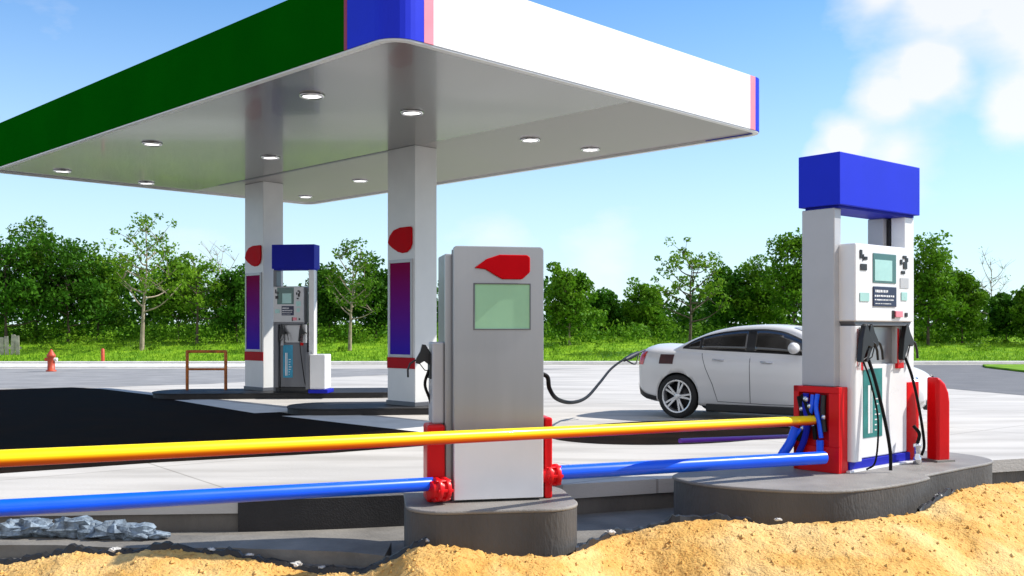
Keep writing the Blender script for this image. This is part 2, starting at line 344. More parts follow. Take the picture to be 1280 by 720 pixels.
# black panel that paints in the shade of the recess in the pit wall
bc = MB(); bx = np.linspace(-2.42, -.6, 24)
bc.add([(x, ef(x)-.01, z) for x in bx for z in (-.30, -.02)], [(2*i, 2*i+2, 2*i+3, 2*i+1) for i in range(23)])
bco = bc.build('wall_shade_panel', 'island_shade_black'); sm = bco.modifiers.new('s', 'SOLIDIFY'); sm.thickness = .012; struct(bco)
# terrain beyond
tv = []; tf = []
gx = [-900, -400, -200]+list(np.linspace(-90, 90, 91))+[200, 400, 900]
gy = [-50, 0, 14, 24, 33, 38]+list(np.linspace(41.6, 75, 50))+[90, 130, 250, 600, 1500]
def ter(x, y):
    e = 41.6+x*.0125
    if y < e: return -.9
    return .03+.95*min(1, max(0, (y-e-.5)/12))+.08*noise.noise((x*.2, y*.2, 0))*min(1, (y-e)/4)+max(0, y-70)*.004
gy = [y for y in gy if y > 40]
for x in gx:
    for y in gy: tv.append((x, y, ter(x, y)))
for i in range(len(gx)-1):
    for j in range(len(gy)-1): a = i*len(gy)+j; tf.append((a, a+len(gy), a+len(gy)+1, a+1))
struct(MB().add(tv, tf, True).build('grass_ground', 'grass'))
struct(MB().add([(-900, -400, -.9), (900, -400, -.9), (900, 42, -.9), (-900, 42, -.9)], [(0, 1, 2, 3)]).build('ground', 'dirt'))
# paved areas, painted shadows and painted sunlit patches as thin sheets
def sheet(name, pts, z, m):
    return struct(MB().add([(p[0], p[1], z) for p in pts], [tuple(range(len(pts)))]).build(name, m))
gp = lambda *l: [G(x, y)[:2] for x, y in l]
sheet('painted_canopy_shadow', gp((-200, 489), (0, 487), (90, 484.3), (125, 486), (240, 500), (345, 515), (440, 527), (540, 538), (548, 556), (420, 566), (200, 578), (0, 592), (-200, 602)), .004, 'shadow_black')  # canopy shadow painted as a black sheet over the concrete
sheet('painted_sun_patch', gp((218, 500.5), (262, 500), (388, 514), (318, 517)), .008, 'kerb_white')  # sunlit gap in the shadow, painted as a pale sheet
sheet('painted_sun_patch', gp((352, 520.5), (440, 518.5), (560, 530), (545, 543)), .008, 'kerb_white')  # second sunlit gap, painted pale the same way
sheet('painted_car_shadow', [tuple(Wp(838, 541, 0)[:2])]*0+[(G(838+155*math.cos(a), 541+15*math.sin(a)-3*math.cos(a)))[:2] for a in [2*math.pi*k/40 for k in range(40)]], .004, 'shadow_black')  # shadow of the car painted as a black oval
sheet('far_road', [(-60, 24.0), (-11.2, 24.6), (-8.2, 26.6), (-5.5, 30), (-2, 34.2), (3, 36.6), (-60, 36.0)], .004, 'asphalt_grey')
sheet('side_road', [(11.5, 21.5), (60, 22), (60, 41.3), (12, 40.2), (10.2, 33), (10.4, 26)], .004, 'asphalt_dark')
for nm, x0, y0, x1, y1, w, h in (('kerb', -60, 40.0, 12, 40.9, .35, .13), ('kerb', 12, 40.9, 60, 41.5, .35, .13)):
    struct(MB().prism([(x0, y0), (x1, y1), (x1, y1+w), (x0, y0+w)], 0.001, h, 'z').build(nm, 'kerb_white', bevel=.02))
struct(slab([(-60, 36.6), (-9, 37.3), (-9, 40.2), (-60, 39.7)], 0, .06, 'pavement', 'kerb_white', .01))
struct(MB().prism([G(1232, 460)[:2], G(1300, 468)[:2], (40, 30), (40, 39.4), G(1228, 458)[:2]], .001, .08, 'z').build('lawn_patch', 'grass', bevel=.03))
struct(MB().prism([(-24, 47), (-14.6, 47), (-14.6, 52), (-24, 52)], .1, .42, 'z').build('far_path', 'asphalt_grey', bevel=.03))
# ---------------------------------------------------------------- canopy
CB = R(45); CN = Vector((-1.3, 10.8, 0)); CW, CD = 7.75, 13.3; SZ = 4.7; FH = .86
can = thing('station_canopy', 'large white and green fuel station canopy with blue corners on two poster-clad columns', 'canopy', CN, CB)
rad = .32
def outline(n=8):
    p = []
    for cx, cy_, a0 in ((rad, rad, 180), (CW-rad, rad, 270), (CW-rad, CD-rad, 0), (rad, CD-rad, 90)):
        for k in range(n+1): a = R(a0+90*k/n); p.append(Vector((cx+rad*math.cos(a), cy_+rad*math.sin(a))))
    return p
OL = outline(); cum = [0]
for i in range(len(OL)): cum.append(cum[-1]+(OL[(i+1) % len(OL)]-OL[i]).length)
TOT = cum[-1]
def at_s(s):
    s %= TOT
    for i in range(len(OL)):
        if cum[i+1] >= s-1e-9:
            a, b = OL[i], OL[(i+1) % len(OL)]; L = cum[i+1]-cum[i]; t = (s-cum[i])/L if L else 0
            d = (b-a).normalized(); return a+(b-a)*t, Vector((d.y, -d.x))
def fascia(name, s0, s1, m, off=0.0, z0=SZ, z1=SZ+FH):
    ss = [s0]+[c+k*TOT for k in (-1, 0, 1) for c in cum[:-1] if s0+1e-4 < c+k*TOT < s1-1e-4]+[s1]; ss = sorted(ss); mb = MB(); v = []
    for s in ss:
        p, nn = at_s(s); o = p+nn*off; i = p-nn*.10
        v += [(o.x, o.y, z0), (o.x, o.y, z1), (i.x, i.y, z1), (i.x, i.y, z0)]
    f = [(4*i+a, 4*i+4+a, 4*i+4+(a+1) % 4, 4*i+(a+1) % 4) for i in range(len(ss)-1) for a in range(4)]
    mb.add(v, f, False); n = 4*(len(ss)-1); mb.add([v[n+k] for k in range(4)], [(0, 1, 2, 3)]); mb.add(v[:4], [(3, 2, 1, 0)])
    return mb.build(name, m, can)
# path: s=0 at left-side start of near corner; arc length q
q = rad*math.pi/2; c0 = q/2                       # c0 = arc mid
xs_ = lambda d: q+(d-rad)                         # distance d from corner along right (x) side
ys_ = lambda d: -(d-rad)                          # distance d from corner along left (y) side
fascia('blue_corner', ys_(.84), xs_(.445), 'blue')
fascia('red_stripe', ys_(.90), ys_(.84), 'crimson', .002)
fascia('pink_stripe', xs_(.445), xs_(.585), 'pink', .002)
fascia('white_fascia', xs_(.585), xs_(7.25), 'fascia_white')
fascia('pink_stripe', xs_(7.25), xs_(7.40), 'pink', .002)
e = q+(CW-2*rad)+q
fascia('blue_corner', xs_(7.40), e+.8, 'blue')
e2 = e+(CD-2*rad)+q
fascia('white_fascia', e+.8, e2+(CW-2*rad)+.2, 'fascia_white')
fascia('green_fascia', e2+(CW-2*rad)+.2, TOT+ys_(.90), 'green')
fascia('edge_trim', 0, TOT-.001, 'col_white', -.012, SZ-.022, SZ-.002)
ins = [(p.x, p.y) for p in [Vector((max(.105, min(CW-.105, o.x)), max(.105, min(CD-.105, o.y)))) for o in OL]]
MB().prism([(.10, .10), (4.428, .10), (4.428, CD-.10), (.10, CD-.10)], SZ+.012, SZ+.05, 'z').build('soffit', 'soffit', can)
MB().prism([(4.43, .10), (CW-.10, .10), (CW-.10, CD-.10), (4.43, CD-.10)], SZ+.012, SZ+.05, 'z').build('back_soffit', 'soffit_back', can)
MB().box(4.39, 4.47, 5.0, 11.9, SZ+.004, SZ+.06).build('soffit_seam', 'steel_dark', can)
MB().box(.10, CW-.10, .10, CD-.10, SZ+FH-.12, SZ+FH-.06).build('roof_deck', 'soffit_back', can)
Ci = Matrix.Rotation(-CB, 4, 'Z') @ Matrix.Translation(-CN)
for px, py in [(390, 120), (515, 141), (190, 180), (78, 214), (338, 197), (663, 175), (738, 187), (450, 226), (382, 246), (183, 229)]:
    d = F*(SZ-CH)/(HZ-py); p = Ci @ Vector(((px-640)/F*d, d, 0))
    l = MB().lathe([(.10, .012), (.175, .012), (.18, 0), (.165, -.02), (.14, -.018), (.13, .012)], (p.x, p.y, SZ)).build('ceiling_light', 'chrome', can)
    MB().lathe([(.001, -.006), (.129, -.006), (.129, .01)], (p.x, p.y, SZ)).build('lamp_disc', 'lamp', l)
EMB = [(0, .45), (.22, .82), (.45, 1), (.95, 1), (1, .9), (1, .3), (.86, 0), (.5, 0), (.34, .2), (.2, .4)]
for k, corner in enumerate([Vector((-1.70, 17.4, 0)), Vector((-5.44, 21.7, 0))]):
    p = Ci @ corner; x, y = p.x, p.y
    c = MB().box(0, .50, 0, .78, .12, SZ+.01).build('column', 'col_white', can, .008, loc=(x, y, 0))
    c['label'] = ['column nearer the grey terminal', 'column beside the small blue-topped pump'][k]
    if True:
        MB().prism([(.08, 2.05), (.70, 2.05), (.70, 2.5), (.08, 2.5)][::1], -.02, 0, 'x').v
    zt = [2.83, 2.86][k]
    MB().prism([(.74-u*.68, zt+v*.46) for u, v in [(0, .45), (.08, .72), (.25, .92), (.5, 1), (.95, 1), (1, .93), (1, .35), (.93, .14), (.78, .02), (.6, 0), (.42, .06), (.22, .2), (.07, .34)]], -.035, -.001, 'x').build('emblem', 'emblem_red', c, .012)
    fr = MB(); 
    fr.box(-.03, -.001, .06, .10, .98, 2.72); fr.box(-.03, -.001, .68, .72, .98, 2.72); fr.box(-.03, -.001, .10, .68, .98, 1.03); fr.box(-.03, -.001, .10, .68, 2.66, 2.72)
    fr.build('poster_frame', 'grey_post', c, .004)
    po = MB().box(-.018, -.001, .10, .68, -.85+0, .78).build('poster', 'poster_print', c, loc=(0, 0, 1.88))
    MB().box(-.012, -.001, .0, .78, .78, .975).build('red_band', 'red_dark', c)
    MB().box(-.02, .52, -.02, .80, .12, .20).build('column_foot', 'steel_dark', c, .006)
pm = MATS['poster_print'].node_tree.nodes
for n in pm:
    if n.type == 'MAP_RANGE' and n.inputs['From Max'].default_value > 1.5: n.inputs['From Min'].default_value = -.75; n.inputs['From Max'].default_value = .7
# islands under the columns
def island(name, label, pts, z0, z1, group=None, side='island', top='island_top'):
    o = thing(name, label, 'kerb island', (pts[0][0], pts[0][1], max(z0, 0)), 0, group)
    q = [(x-pts[0][0], y-pts[0][1]) for x, y in pts]; b = max(z0, 0)
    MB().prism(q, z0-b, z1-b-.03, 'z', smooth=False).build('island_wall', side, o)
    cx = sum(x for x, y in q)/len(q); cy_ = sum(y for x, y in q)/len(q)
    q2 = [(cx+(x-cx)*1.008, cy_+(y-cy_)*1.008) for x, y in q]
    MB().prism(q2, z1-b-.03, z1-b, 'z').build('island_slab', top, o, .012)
    return o
def orr(cx, cy_, L, w, ang, r, n=8):
    M = Matrix.Rotation(ang, 2); return [tuple(Vector((cx, cy_))+M @ Vector(p)) for p in rrect(-L/2, L/2, -w/2, w/2, r, n)]
island('pump_island', 'dark kerbed island under the left canopy column and the far small pump', orr(-5.0, 21.9, 5.6, 1.7, R(6), .8), 0, .12, side='island_shade_black', top='island_shade_black')
island('pump_island', 'dark kerbed island under the right canopy column', orr(-2.3, 17.85, 3.4, 1.6, R(8), .75), 0, .12, side='island_shade_black', top='island_shade_black')
# ---------------------------------------------------------------- front islands
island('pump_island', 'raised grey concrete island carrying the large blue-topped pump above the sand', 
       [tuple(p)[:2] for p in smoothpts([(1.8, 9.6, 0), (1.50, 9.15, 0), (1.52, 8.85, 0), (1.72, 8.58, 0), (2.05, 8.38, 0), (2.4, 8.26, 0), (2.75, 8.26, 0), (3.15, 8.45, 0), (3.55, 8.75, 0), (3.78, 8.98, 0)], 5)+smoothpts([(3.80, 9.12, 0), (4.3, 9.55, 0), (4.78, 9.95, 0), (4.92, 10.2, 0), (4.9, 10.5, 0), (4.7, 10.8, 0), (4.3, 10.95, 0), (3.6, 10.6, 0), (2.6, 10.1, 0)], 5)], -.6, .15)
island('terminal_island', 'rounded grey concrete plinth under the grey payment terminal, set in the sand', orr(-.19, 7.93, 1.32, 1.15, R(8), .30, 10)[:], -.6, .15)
# ---------------------------------------------------------------- grey terminal
def nozzle(parent, M, name='nozzle', s=1.0, body='black'):
    mb = MB()
    prof = [(-.03, .13), (.0, .15), (.05, .09), (.12, .04), (.145, .0), (.12, -.025), (.055, -.02), (.02, -.09), (-.005, -.17), (-.035, -.165), (-.04, -.06), (-.045, .02)]
    mb.prism([(u*s, v*s) for u, v in prof], -.022*s, .022*s, 'y', M)
    pts = [M @ Vector((x*s, 0, z*s)) for x, z in [(.13, .03), (.20, .02), (.25, -.03), (.28, -.10)]]
    mb.tube(pts, .011*s, 8)
    mb.tube([M @ Vector((x*s, 0, z*s)) for x, z in [(.11, -.02), (.09, -.11), (.02, -.15)]], .006*s, 6)
    return mb.build(name, body, parent, .003)
KA = R(12); kl = Vector((-.45, 7.65, .15))
ki = thing('payment_terminal', 'tall grey metal pay terminal with green screen and red emblem, on round plinth', 'terminal', kl, KA)
MB().prism(rrect(0, .715, .545, 1.985, .03), 0, .055, 'y').build('upper_front_panel', 'steel', ki, .006)
MB().box(0.004, .711, -.004, .055, .02, .54).build('lower_front_panel', 'white', ki, .005)
MB().box(-.002, .030, .058, .10, .0, 1.96).build('edge_strip', 'steel_dark', ki, .004)
MB().box(-.055, .735, .102, .48, .0, 1.93).build('cabinet', 'steel', ki, .012)
MB().box(.03, .69, .056, .1, .0, 1.95).build('inner_frame', 'black', ki)
MB().prism([(.16+u*.44, 1.73+v*.19) for u, v in EMB], -.028, -.001, 'y').build('emblem', 'emblem_red', ki, .008)
fr = MB(); x0, x1, z0, z1 = .165, .60, 1.345, 1.69
fr.box(x0-.01, x1+.01, -.012, .0, z0-.01, z0); fr.box(x0-.01, x1+.01, -.012, 0, z1, z1+.01); fr.box(x0-.01, x0, -.012, 0, z0, z1); fr.box(x1, x1+.01, -.012, 0, z0, z1)
fr.build('screen_frame', 'steel_dark', ki, .003)
MB().box(x0, x1, -.004, .0, z0, z1).build('screen', 'screen_green', ki)
MB().box(-.15, -.057, .12, .36, .60, 1.24).build('holster', 'grey_post', ki, .015)
MB().box(-.162, -.15, .16, .32, .95, 1.15).build('holster_plate', 'black', ki, .004)
nozzle(ki, Matrix.Translation((-.17, .22, 1.12)) @ Matrix.Rotation(R(180), 4, 'Z') @ Matrix.Rotation(R(25), 4, 'Y'), s=.75)
MB().tube(smoothpts([(-.16, .24, 1.02), (-.19, .26, .9), (-.14, .28, .75), (-.1, .30, .5)]), .012, 10).build('hose', 'rubber', ki)
rb = MB().box(-.20, -.058, .05, .30, .0, .60); rb.build('red_guard', 'red', ki, .02)
MB().box(.737, .80, .05, .30, .0, .64).build('red_guard', 'red', ki, .015)
K = Matrix.Translation(kl) @ Matrix.Rotation(KA, 4, 'Z'); Ki = K.inverted()
def flange(px, py, d, name, direction, r=.085):
    c = Ki @ Wp(px, py, d); q_ = direction.to_track_quat('Z', 'Y').to_matrix().to_4x4()
    q_ = Matrix.Rotation(-KA, 4, 'Z') @ q_
    mb = MB().lathe([(.0, -.085), (r*.7, -.085), (r*.75, -.05), (r, -.045), (r, -.015), (r*.78, -.01), (r*.78, .02), (r, .025), (r, .06), (r*.8, .065), (.0, .065)], c, 12, q_)
    for a in range(6):
        mb.box(-.012, .012, -.012, .012, -.06, .075, Matrix.Translation(c) @ q_ @ Matrix.Rotation(R(60*a), 4, 'Z') @ Matrix.Translation((r*.82, 0, 0)))
    return mb.build(name, 'red', ki, .004)
pl = (Wp(-40, 637.5, 5.75), Wp(540, 605, 7.62)); pr = (Wp(694, 591, 7.92), Wp(1030, 572, 9.12))
flange(549, 612, 7.60, 'pipe_flange', (pl[1]-pl[0]).normalized(), .095)
flange(688, 594, 7.92, 'pipe_flange', (pr[1]-pr[0]).normalized(), .09)
# hose to the car
MB().tube([Ki @ p for p in smoothpts([Wp(672, 466, 7.95), Wp(684, 471, 8.0), Wp(687, 486, 8.05), Wp(697, 499, 8.5), Wp(716, 503, 9.8), Wp(734, 496, 11.6), Wp(750, 478, 13.4), Wp(764, 461, 15.0), Wp(779, 450, 16.0), Wp(790, 447, 16.3)], 10)], .018, 12).build('filling_hose', 'rubber', ki)
nzl = Ki @ Wp(788, 447, 16.3)
mb = MB(); A = Ki @ Wp(780, 450, 16.1); B = Ki @ Wp(797, 441.5, 16.55); C_ = Ki @ Wp(806, 437.5, 16.75); D_ = Ki @ Wp(794, 455, 16.4)
mb.tube([A, (A+B)/2, B], [.03, .045, .035], 10); mb.tube([B, C_], .018, 8); mb.tube(smoothpts([A+Vector((.05, 0, -.01)), D_, B+Vector((.02, 0, -.03))], 5), .013, 6)
mb.build('filling_nozzle', 'black', ki)
# ---------------------------------------------------------------- pipes
def pipe(name, label, a, b, r, m, bends=None):
    pts = [a]+(bends or [])+[b]; c = a.copy()
    mb = MB().tube([p-c for p in ([a+(b-a)*k/12 for k in range(13)] if not bends else pts)], r, 32)
    o = mb.build(name, m, loc=c); return tag(o, label, 'pipe')
ya, yb = Wp(-60, 576, 4.95), Wp(1036, 524.5, 9.5)
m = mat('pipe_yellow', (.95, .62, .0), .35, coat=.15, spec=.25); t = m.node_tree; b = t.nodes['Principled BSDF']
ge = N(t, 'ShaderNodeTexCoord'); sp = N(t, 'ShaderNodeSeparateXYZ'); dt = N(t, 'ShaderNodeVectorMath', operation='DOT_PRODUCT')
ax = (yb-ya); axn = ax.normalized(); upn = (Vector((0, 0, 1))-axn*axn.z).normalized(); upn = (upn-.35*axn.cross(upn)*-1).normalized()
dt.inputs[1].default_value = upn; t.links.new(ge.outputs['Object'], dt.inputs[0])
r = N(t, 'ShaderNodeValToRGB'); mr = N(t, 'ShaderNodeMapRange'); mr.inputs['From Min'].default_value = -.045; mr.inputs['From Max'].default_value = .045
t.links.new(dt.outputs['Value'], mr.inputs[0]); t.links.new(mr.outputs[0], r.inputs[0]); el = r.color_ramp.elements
el[0].position = .2; el[0].color = (.50, .01, .005, 1); el[1].position = .74; el[1].color = (.95, .68, .0, 1); k = el.new(.5); k.color = (.85, .16, .0, 1)  # red-orange reflected light coloured into the pipe's underside
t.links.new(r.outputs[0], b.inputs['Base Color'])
pipe('fuel_pipe', 'long yellow pipe with reflected orange-red coloured into its underside running across to the red pump post', ya, yb, .045, 'pipe_yellow')
pipe('fuel_pipe', 'blue pipe left of the grey terminal, ending at its red flange', pl[0], pl[1], .052, 'pipe_blue')
cp = thing('fuel_pipe', 'blue pipe between the grey terminal and the large pump post', 'pipe', pr[0])
MB().tube([(pr[1]-pr[0])*k/10 for k in range(11)], .058, 32).build('pipe_run', 'pipe_blue', cp)
pa, pb = Wp(850, 551, 9.0), Wp(990, 545.5, 10.3)
tag(MB().tube([Vector((0, 0, 0)), pb-pa], .022, 16).build('thin_pipe_and_streak', 'purple', loc=pa), 'thin violet pipe and reflected streak behind and just below the yellow pipe beside the car shadow', 'pipe')  # tube also draws the violet streak reflected under the yellow pipe
# ---------------------------------------------------------------- large pump
PA = R(40); pl0 = Vector((3.04, 9.2, .15))
def dispenser(name, label, loc, rz, small=False):
    t = thing(name, label, 'fuel pump', loc, rz)
    sign = MB().box(0, 1.48, 0, .445, 2.50, 2.99).build('header_box', 'blue' if not small else 'blue_deep', t, .006)
    MB().box(.05, 1.43, .04, .40, 2.475, 2.50).build('header_underside', 'blue_deep', t)
    MB().box(.02, .135, .07, .42, .80 if not small else .0, 2.475).build('side_post', 'grey_post' if not small else 'steel_dark', t, .008)
    MB().box(1.27, 1.455, .05, .20, .0, 2.475).build('side_post', 'white', t, .008)
    MB().box(1.20, 1.40, .245, .42, .0, 2.475).build('side_post', 'grey_post', t, .008)
    MB().box(1.26, 1.40, .202, .243, .0, 2.46).build('post_channel', 'black', t)
    hd = MB().prism(rrect(.10, 1.16, 1.41, 2.14, .02), -.10, .30, 'y').build('display_head', 'white' if not small else 'steel', t, .012)
    # display face
    f = -.102
    MB().box(.40 if not small else .24, .82, f-.004, f, 1.78, 2.06 if not small else 2.12).build('display_screen', 'screen_dark', hd, .003)
    MB().box(.425, .74, f-.007, f-.0045, 1.80, 2.0).build('price_display', 'screen_pale', hd)
    pt = MB().box(.40, .82, f-.008, f, 1.555, 1.745).build('notice_panel', 'navy', hd, .003)
    rr_ = random.Random(3)
    for row, (zz, hh, xa, xb) in enumerate([(1.70, .026, .43, .66), (1.655, .018, .42, .78), (1.618, .013, .42, .76), (1.582, .008, .43, .72)]):
        x = xa; tx = MB()
        while x < xb:
            w = rr_.uniform(.012, .028); tx.box(x, min(x+w, xb), f-.0095, f-.0082, zz-hh/2*rr_.uniform(.6, 1), zz+hh/2); x += w+rr_.uniform(.004, .014)
        tx.build('lettering_line', 'white', pt)
    for bx_ in [(.17, .21, 2.0, 2.08), (.22, .24, 1.98, 2.04), (.25, .30, 1.99, 2.02), (.18, .29, 1.89, 1.95), (.95, 1.02, 2.03, 2.06), (.90, .94, 1.97, 2.02), (.96, 1.03, 1.93, 2.0), (1.0, 1.05, 2.0, 2.04), (.92, .99, 1.88, 1.91), (.75, .79, 1.44, 1.52), (.99, 1.04, 1.46, 1.50)]:
        MB().box(bx_[0], bx_[1], f-.006, f, bx_[2], bx_[3]).build('control_button', 'black', hd, .002)
    MB().box(.17, .33, f-.005, f, 1.60, 1.68).build('key_label', 'screen_pale', hd); MB().box(.92, 1.03, f-.005, f, 1.62, 1.70).build('key_label', 'screen_pale', hd)
    MB().box(.79, .92, f-.02, f, 1.455, 1.515).build('card_slot', 'pink', hd, .004)
    MB().box(.90, 1.06, f-.003, f, 1.74, 1.84).build('info_plate', 'screen_pale' if small else 'grey_post', hd)
    MB().prism([(.14, 1.37), (1.12, 1.37), (1.16, 1.41), (.10, 1.41)], -.08, .28, 'y').build('head_base', 'steel_dark', t, .005)
    bm_ = 'steel_dark' if small else 'white'
    MB().box(.30, 1.0, .03, .36, 1.0, 1.37).build('neck_panel', 'steel', t, .01)
    MB().box(.20, 1.22, .0, .38, .105, 1.0).build('lower_cabinet', bm_, t, .012)
    MB().prism(rrect(.11, .27, -.08, .30, .04), .10, 1.37, 'z').build('corner_column', 'white' if not small else 'steel_dark', t, .006)
    MB().prism(rrect(.98, 1.22, -.03, .30, .03), 1.0, 1.37, 'z').build('nozzle_bay', 'grey_post', t, .006)
    MB().box(.14, 1.26, -.015, .40, .02, .10).build('base_plinth', 'blue_deep' if not small else 'black', t, .006)
    MB().box(.08, 1.30, -.06, .44, .0, .02).build('base_plate', 'white' if not small else 'black', t, .004)
    po = MB().box(.40, .74, -.005, -.0005, .30, .96).build('poster', 'teal' if not small else 'cyan', t)
    mk = MB().box(.48, .52, -.007, -.0055, .34, .80).box(.54, .555, -.007, -.0055, .34, .80)
    for k in range(7): mk.box(.60, .60+rr_.uniform(.03, .10), -.007, -.0055, .36+k*.05, .372+k*.05)
    mk.build('poster_print_lines', 'white', po)
    for j, (hx, hy) in enumerate([(.20, -.12), (.36, -.08), (1.04, -.07)]):
        if small and j == 0: continue
        zz = 1.20
        MB().prism([(hx-.05, .95), (hx+.07, .95), (hx+.07, 1.33), (hx-.05, 1.35)], hy+.04, hy+.075, 'y').build('nozzle_boot', 'red' if j != 1 else 'grey_post', t, .006)
        nozzle(t, Matrix.Translation((hx, hy, zz+.02)) @ Matrix.Rotation(R(12), 4, 'Y') @ Matrix.Scale(.9, 4, Vector((1, 0, 0))), s=1.15)
    MB().tube(smoothpts([(.345, -.09, 1.05), (.36, -.15, .85), (.40, -.22, .5), (.43, -.26, .2), (.42, -.27, .02)]), .016, 12).build('hose', 'rubber', t)
    MB().tube(smoothpts([(1.02, -.09, 1.06), (1.07, -.14, .85), (1.16, -.17, .5), (1.24, -.17, .2), (1.29, -.12, .08)]), .014, 12).build('hose', 'rubber', t)
    if not small:
        MB().tube(smoothpts([(.20, -.12, 1.04), (.24, -.17, .85), (.32, -.2, .5), (.28, -.2, .12), (.22, -.14, .03)]), .009, 10).build('hose', 'rubber', t)
    return t
dp = dispenser('fuel_dispenser', 'large white pump with bright blue header and red post, standing above the sand at right', pl0, PA)
# red protective post sleeve with hose recess (left of the pump)
sl_ = MB()
sl_.box(-.02, .10, -.02, .02, .0, .80)            # front bar (narrow face)
sl_.box(-.02, .165, .0, .06, .0, .80)
sl_.box(-.045, .165, .41, .47, .0, .80); sl_.box(-.045, -.02, -.02, .47, .74, .80); sl_.box(-.045, -.02, -.02, .47, 0, .24)
sl_.box(-.02, .165, .06, .41, .0, .30)
sl_.box(.05, .165, .06, .41, .30, .80)
sl_.box(-.045, -.02, -.02, .09, .24, .74)
sl_.build('red_post_sleeve', 'red', dp, .006)
MB().box(-.012, .048, .092, .408, .30, .74).build('hose_recess', 'red_dark', dp)
for nm, m_, r_, pts in (('recess_hose', 'rubber', .035, [(-.035, .40, .70), (-.04, .36, .52), (-.045, .36, .36), (-.05, .40, .28)]),
                        ('recess_hose', 'pipe_blue', .024, [(-.035, .26, .72), (-.05, .27, .58), (-.055, .34, .42), (-.07, .44, .30), (-.10, .50, .18), (-.14, .56, .10)]),
                        ('recess_hose', 'pipe_blue', .045, [(-.06, .43, .40), (-.09, .47, .26), (-.13, .53, .14), (-.15, .56, .06)]),
                        ('recess_hose', 'pipe_blue', .022, [(-.05, .20, .73), (-.06, .21, .60), (-.06, .18, .46), (-.055, .16, .32)]),
                        ('recess_hose', 'blue_deep', .03, [(-.045, .33, .73), (-.055, .33, .6), (-.06, .30, .46), (-.07, .33, .3), (-.09, .38, .16)]),
                        ('recess_hose', 'rubber', .02, [(-.06, .36, .72), (-.065, .30, .58), (-.06, .24, .44), (-.06, .22, .3)]),
                        ('recess_hose', 'black', .026, [(-.03, .15, .72), (-.04, .15, .55), (-.03, .14, .38)]),
                        ('recess_hose', 'pipe_blue', .035, [(-.06, .17, .30), (-.06, .17, .1)])):
    MB().tube(smoothpts(pts), r_, 12).build(nm, m_, dp)
rr_ = random.Random(5)
for k in range(7):
    y = rr_.uniform(.12, .38); z = rr_.uniform(.36, .70); MB().lathe([(0, -.02), (.018, -.02), (.022, 0), (.018, .02), (0, .02)], (-.065, y, z), 8).build('valve_fitting', 'chrome', dp)
MB().box(1.458, 1.50, .02, .25, .0, .80).box(1.26, 1.4575, .02, .048, .0, .80).build('red_post_sleeve', 'red', dp, .005)
# red guard plate right of the pump
gl = Vector((4.28, 9.98, .15))
g = thing('guard_panel', 'glossy red round-topped guard panel on the island right of the large pump', 'guard', gl, R(20))
MB().prism([(0, 0), (.17, 0), (.17, .60), (.155, .70), (.11, .79), (.05, .84), (0, .86)], 0, .16, 'y').build('panel', 'red', g, .03, 4)
MB().box(-.03, .20, -.03, .19, 0, .02).build('foot_plate', 'island_top', g)
fb = thing('valve_block', 'small white and black valve fittings on the island between pump and red guard', 'valve', (4.02, 9.84, .15))
MB().lathe([(0, 0), (.04, 0), (.04, .06), (.028, .08), (.028, .16), (.038, .17), (.038, .2), (0, .21)], (0, 0, 0), 14).build('valve_body', 'chrome', fb)
MB().tube(smoothpts([(.0, 0, .2), (.02, 0, .3), (-.03, .02, .38)]), .018, 8).build('valve_hose', 'rubber', fb)
# ---------------------------------------------------------------- small far pump and cabinet
sp_ = dispenser('fuel_dispenser', 'small far pump with dark blue header beside the left canopy column', Vector((-5.16, 21.3, .12)), R(-8), True)
sp_.scale = (.64, .8, 1.06)
cb = thing('low_cabinet', 'low white cabinet with a blue foot beside the small far pump', 'cabinet', (-4.31, 21.0, .12), R(-4))
MB().box(.02, .36, 0, .5, .08, .82).build('cabinet_body', 'white', cb, .02)
MB().box(.0, .42, -.03, .5, .0, .078).build('cabinet_foot', 'blue_deep', cb, .01)
MB().box(-.06, .018, -.02, .5, .08, .86).build('cabinet_side', 'steel_dark', cb, .01)
# barrier rail, hydrant, marker post
br = thing('barrier_rail', 'rusty orange hoop barrier with two rails on the forecourt left of the columns', 'barrier', G(234, 494))
MB().tube([(0, 0, 0), (0, 0, .97)], .035, 10).build('post', 'orange_rail', br)
MB().tube([(.86, .0, .0), (.86, .0, .97)], .035, 10).build('post', 'orange_rail', br)
MB().tube([(-.02, 0, .975), (.88, .0, .975)], .034, 10).build('rail', 'orange_rail', br)
MB().tube([(0, 0, .58), (.86, .0, .58)], .026, 10).build('rail', 'orange_rail', br)
hy = thing('fire_hydrant', 'small orange-red hydrant on the far left kerb', 'hydrant', G(64, 464.5))
MB().lathe([(0, 0), (.17, 0), (.17, .05), (.12, .06), (.12, .50), (.15, .52), (.15, .56), (.11, .62), (.06, .70), (.03, .76), (0, .77)], (0, 0, 0), 16).build('body', 'hydrant_paint', hy)
for sx in (-1, 1): MB().tube([(0, 0, .42), (sx*.21, 0, .42)], .06, 12).build('outlet', 'kerb_white' if sx > 0 else 'hydrant_paint', hy)
mk_ = thing('marker_post', 'short red-brown marker post on the far left grass edge', 'post', G(128.5, 455.5))
MB().tube([(0, 0, 0), (0, 0, .62), (0, 0, .66)], [.07, .07, .03], 10).build('post', 'hydrant_paint', mk_)
fe = thing('plank_fence', 'short run of weathered pale planks at the far left edge of the grass', 'fence', (-23.9, 45.0, .05))
for k in range(8):
    h = 1.0+.45*rnd.random(); MB().box(k*.24-.3, k*.24-.12, 0, .04, 0, h, Matrix.Rotation(R(rnd.uniform(-3, 3)), 4, 'Y')).build('plank', 'fence_wood', fe, .01)
MB().box(-.35, 1.6, .042, .09, .5, .6).build('cross_rail', 'fence_wood', fe)
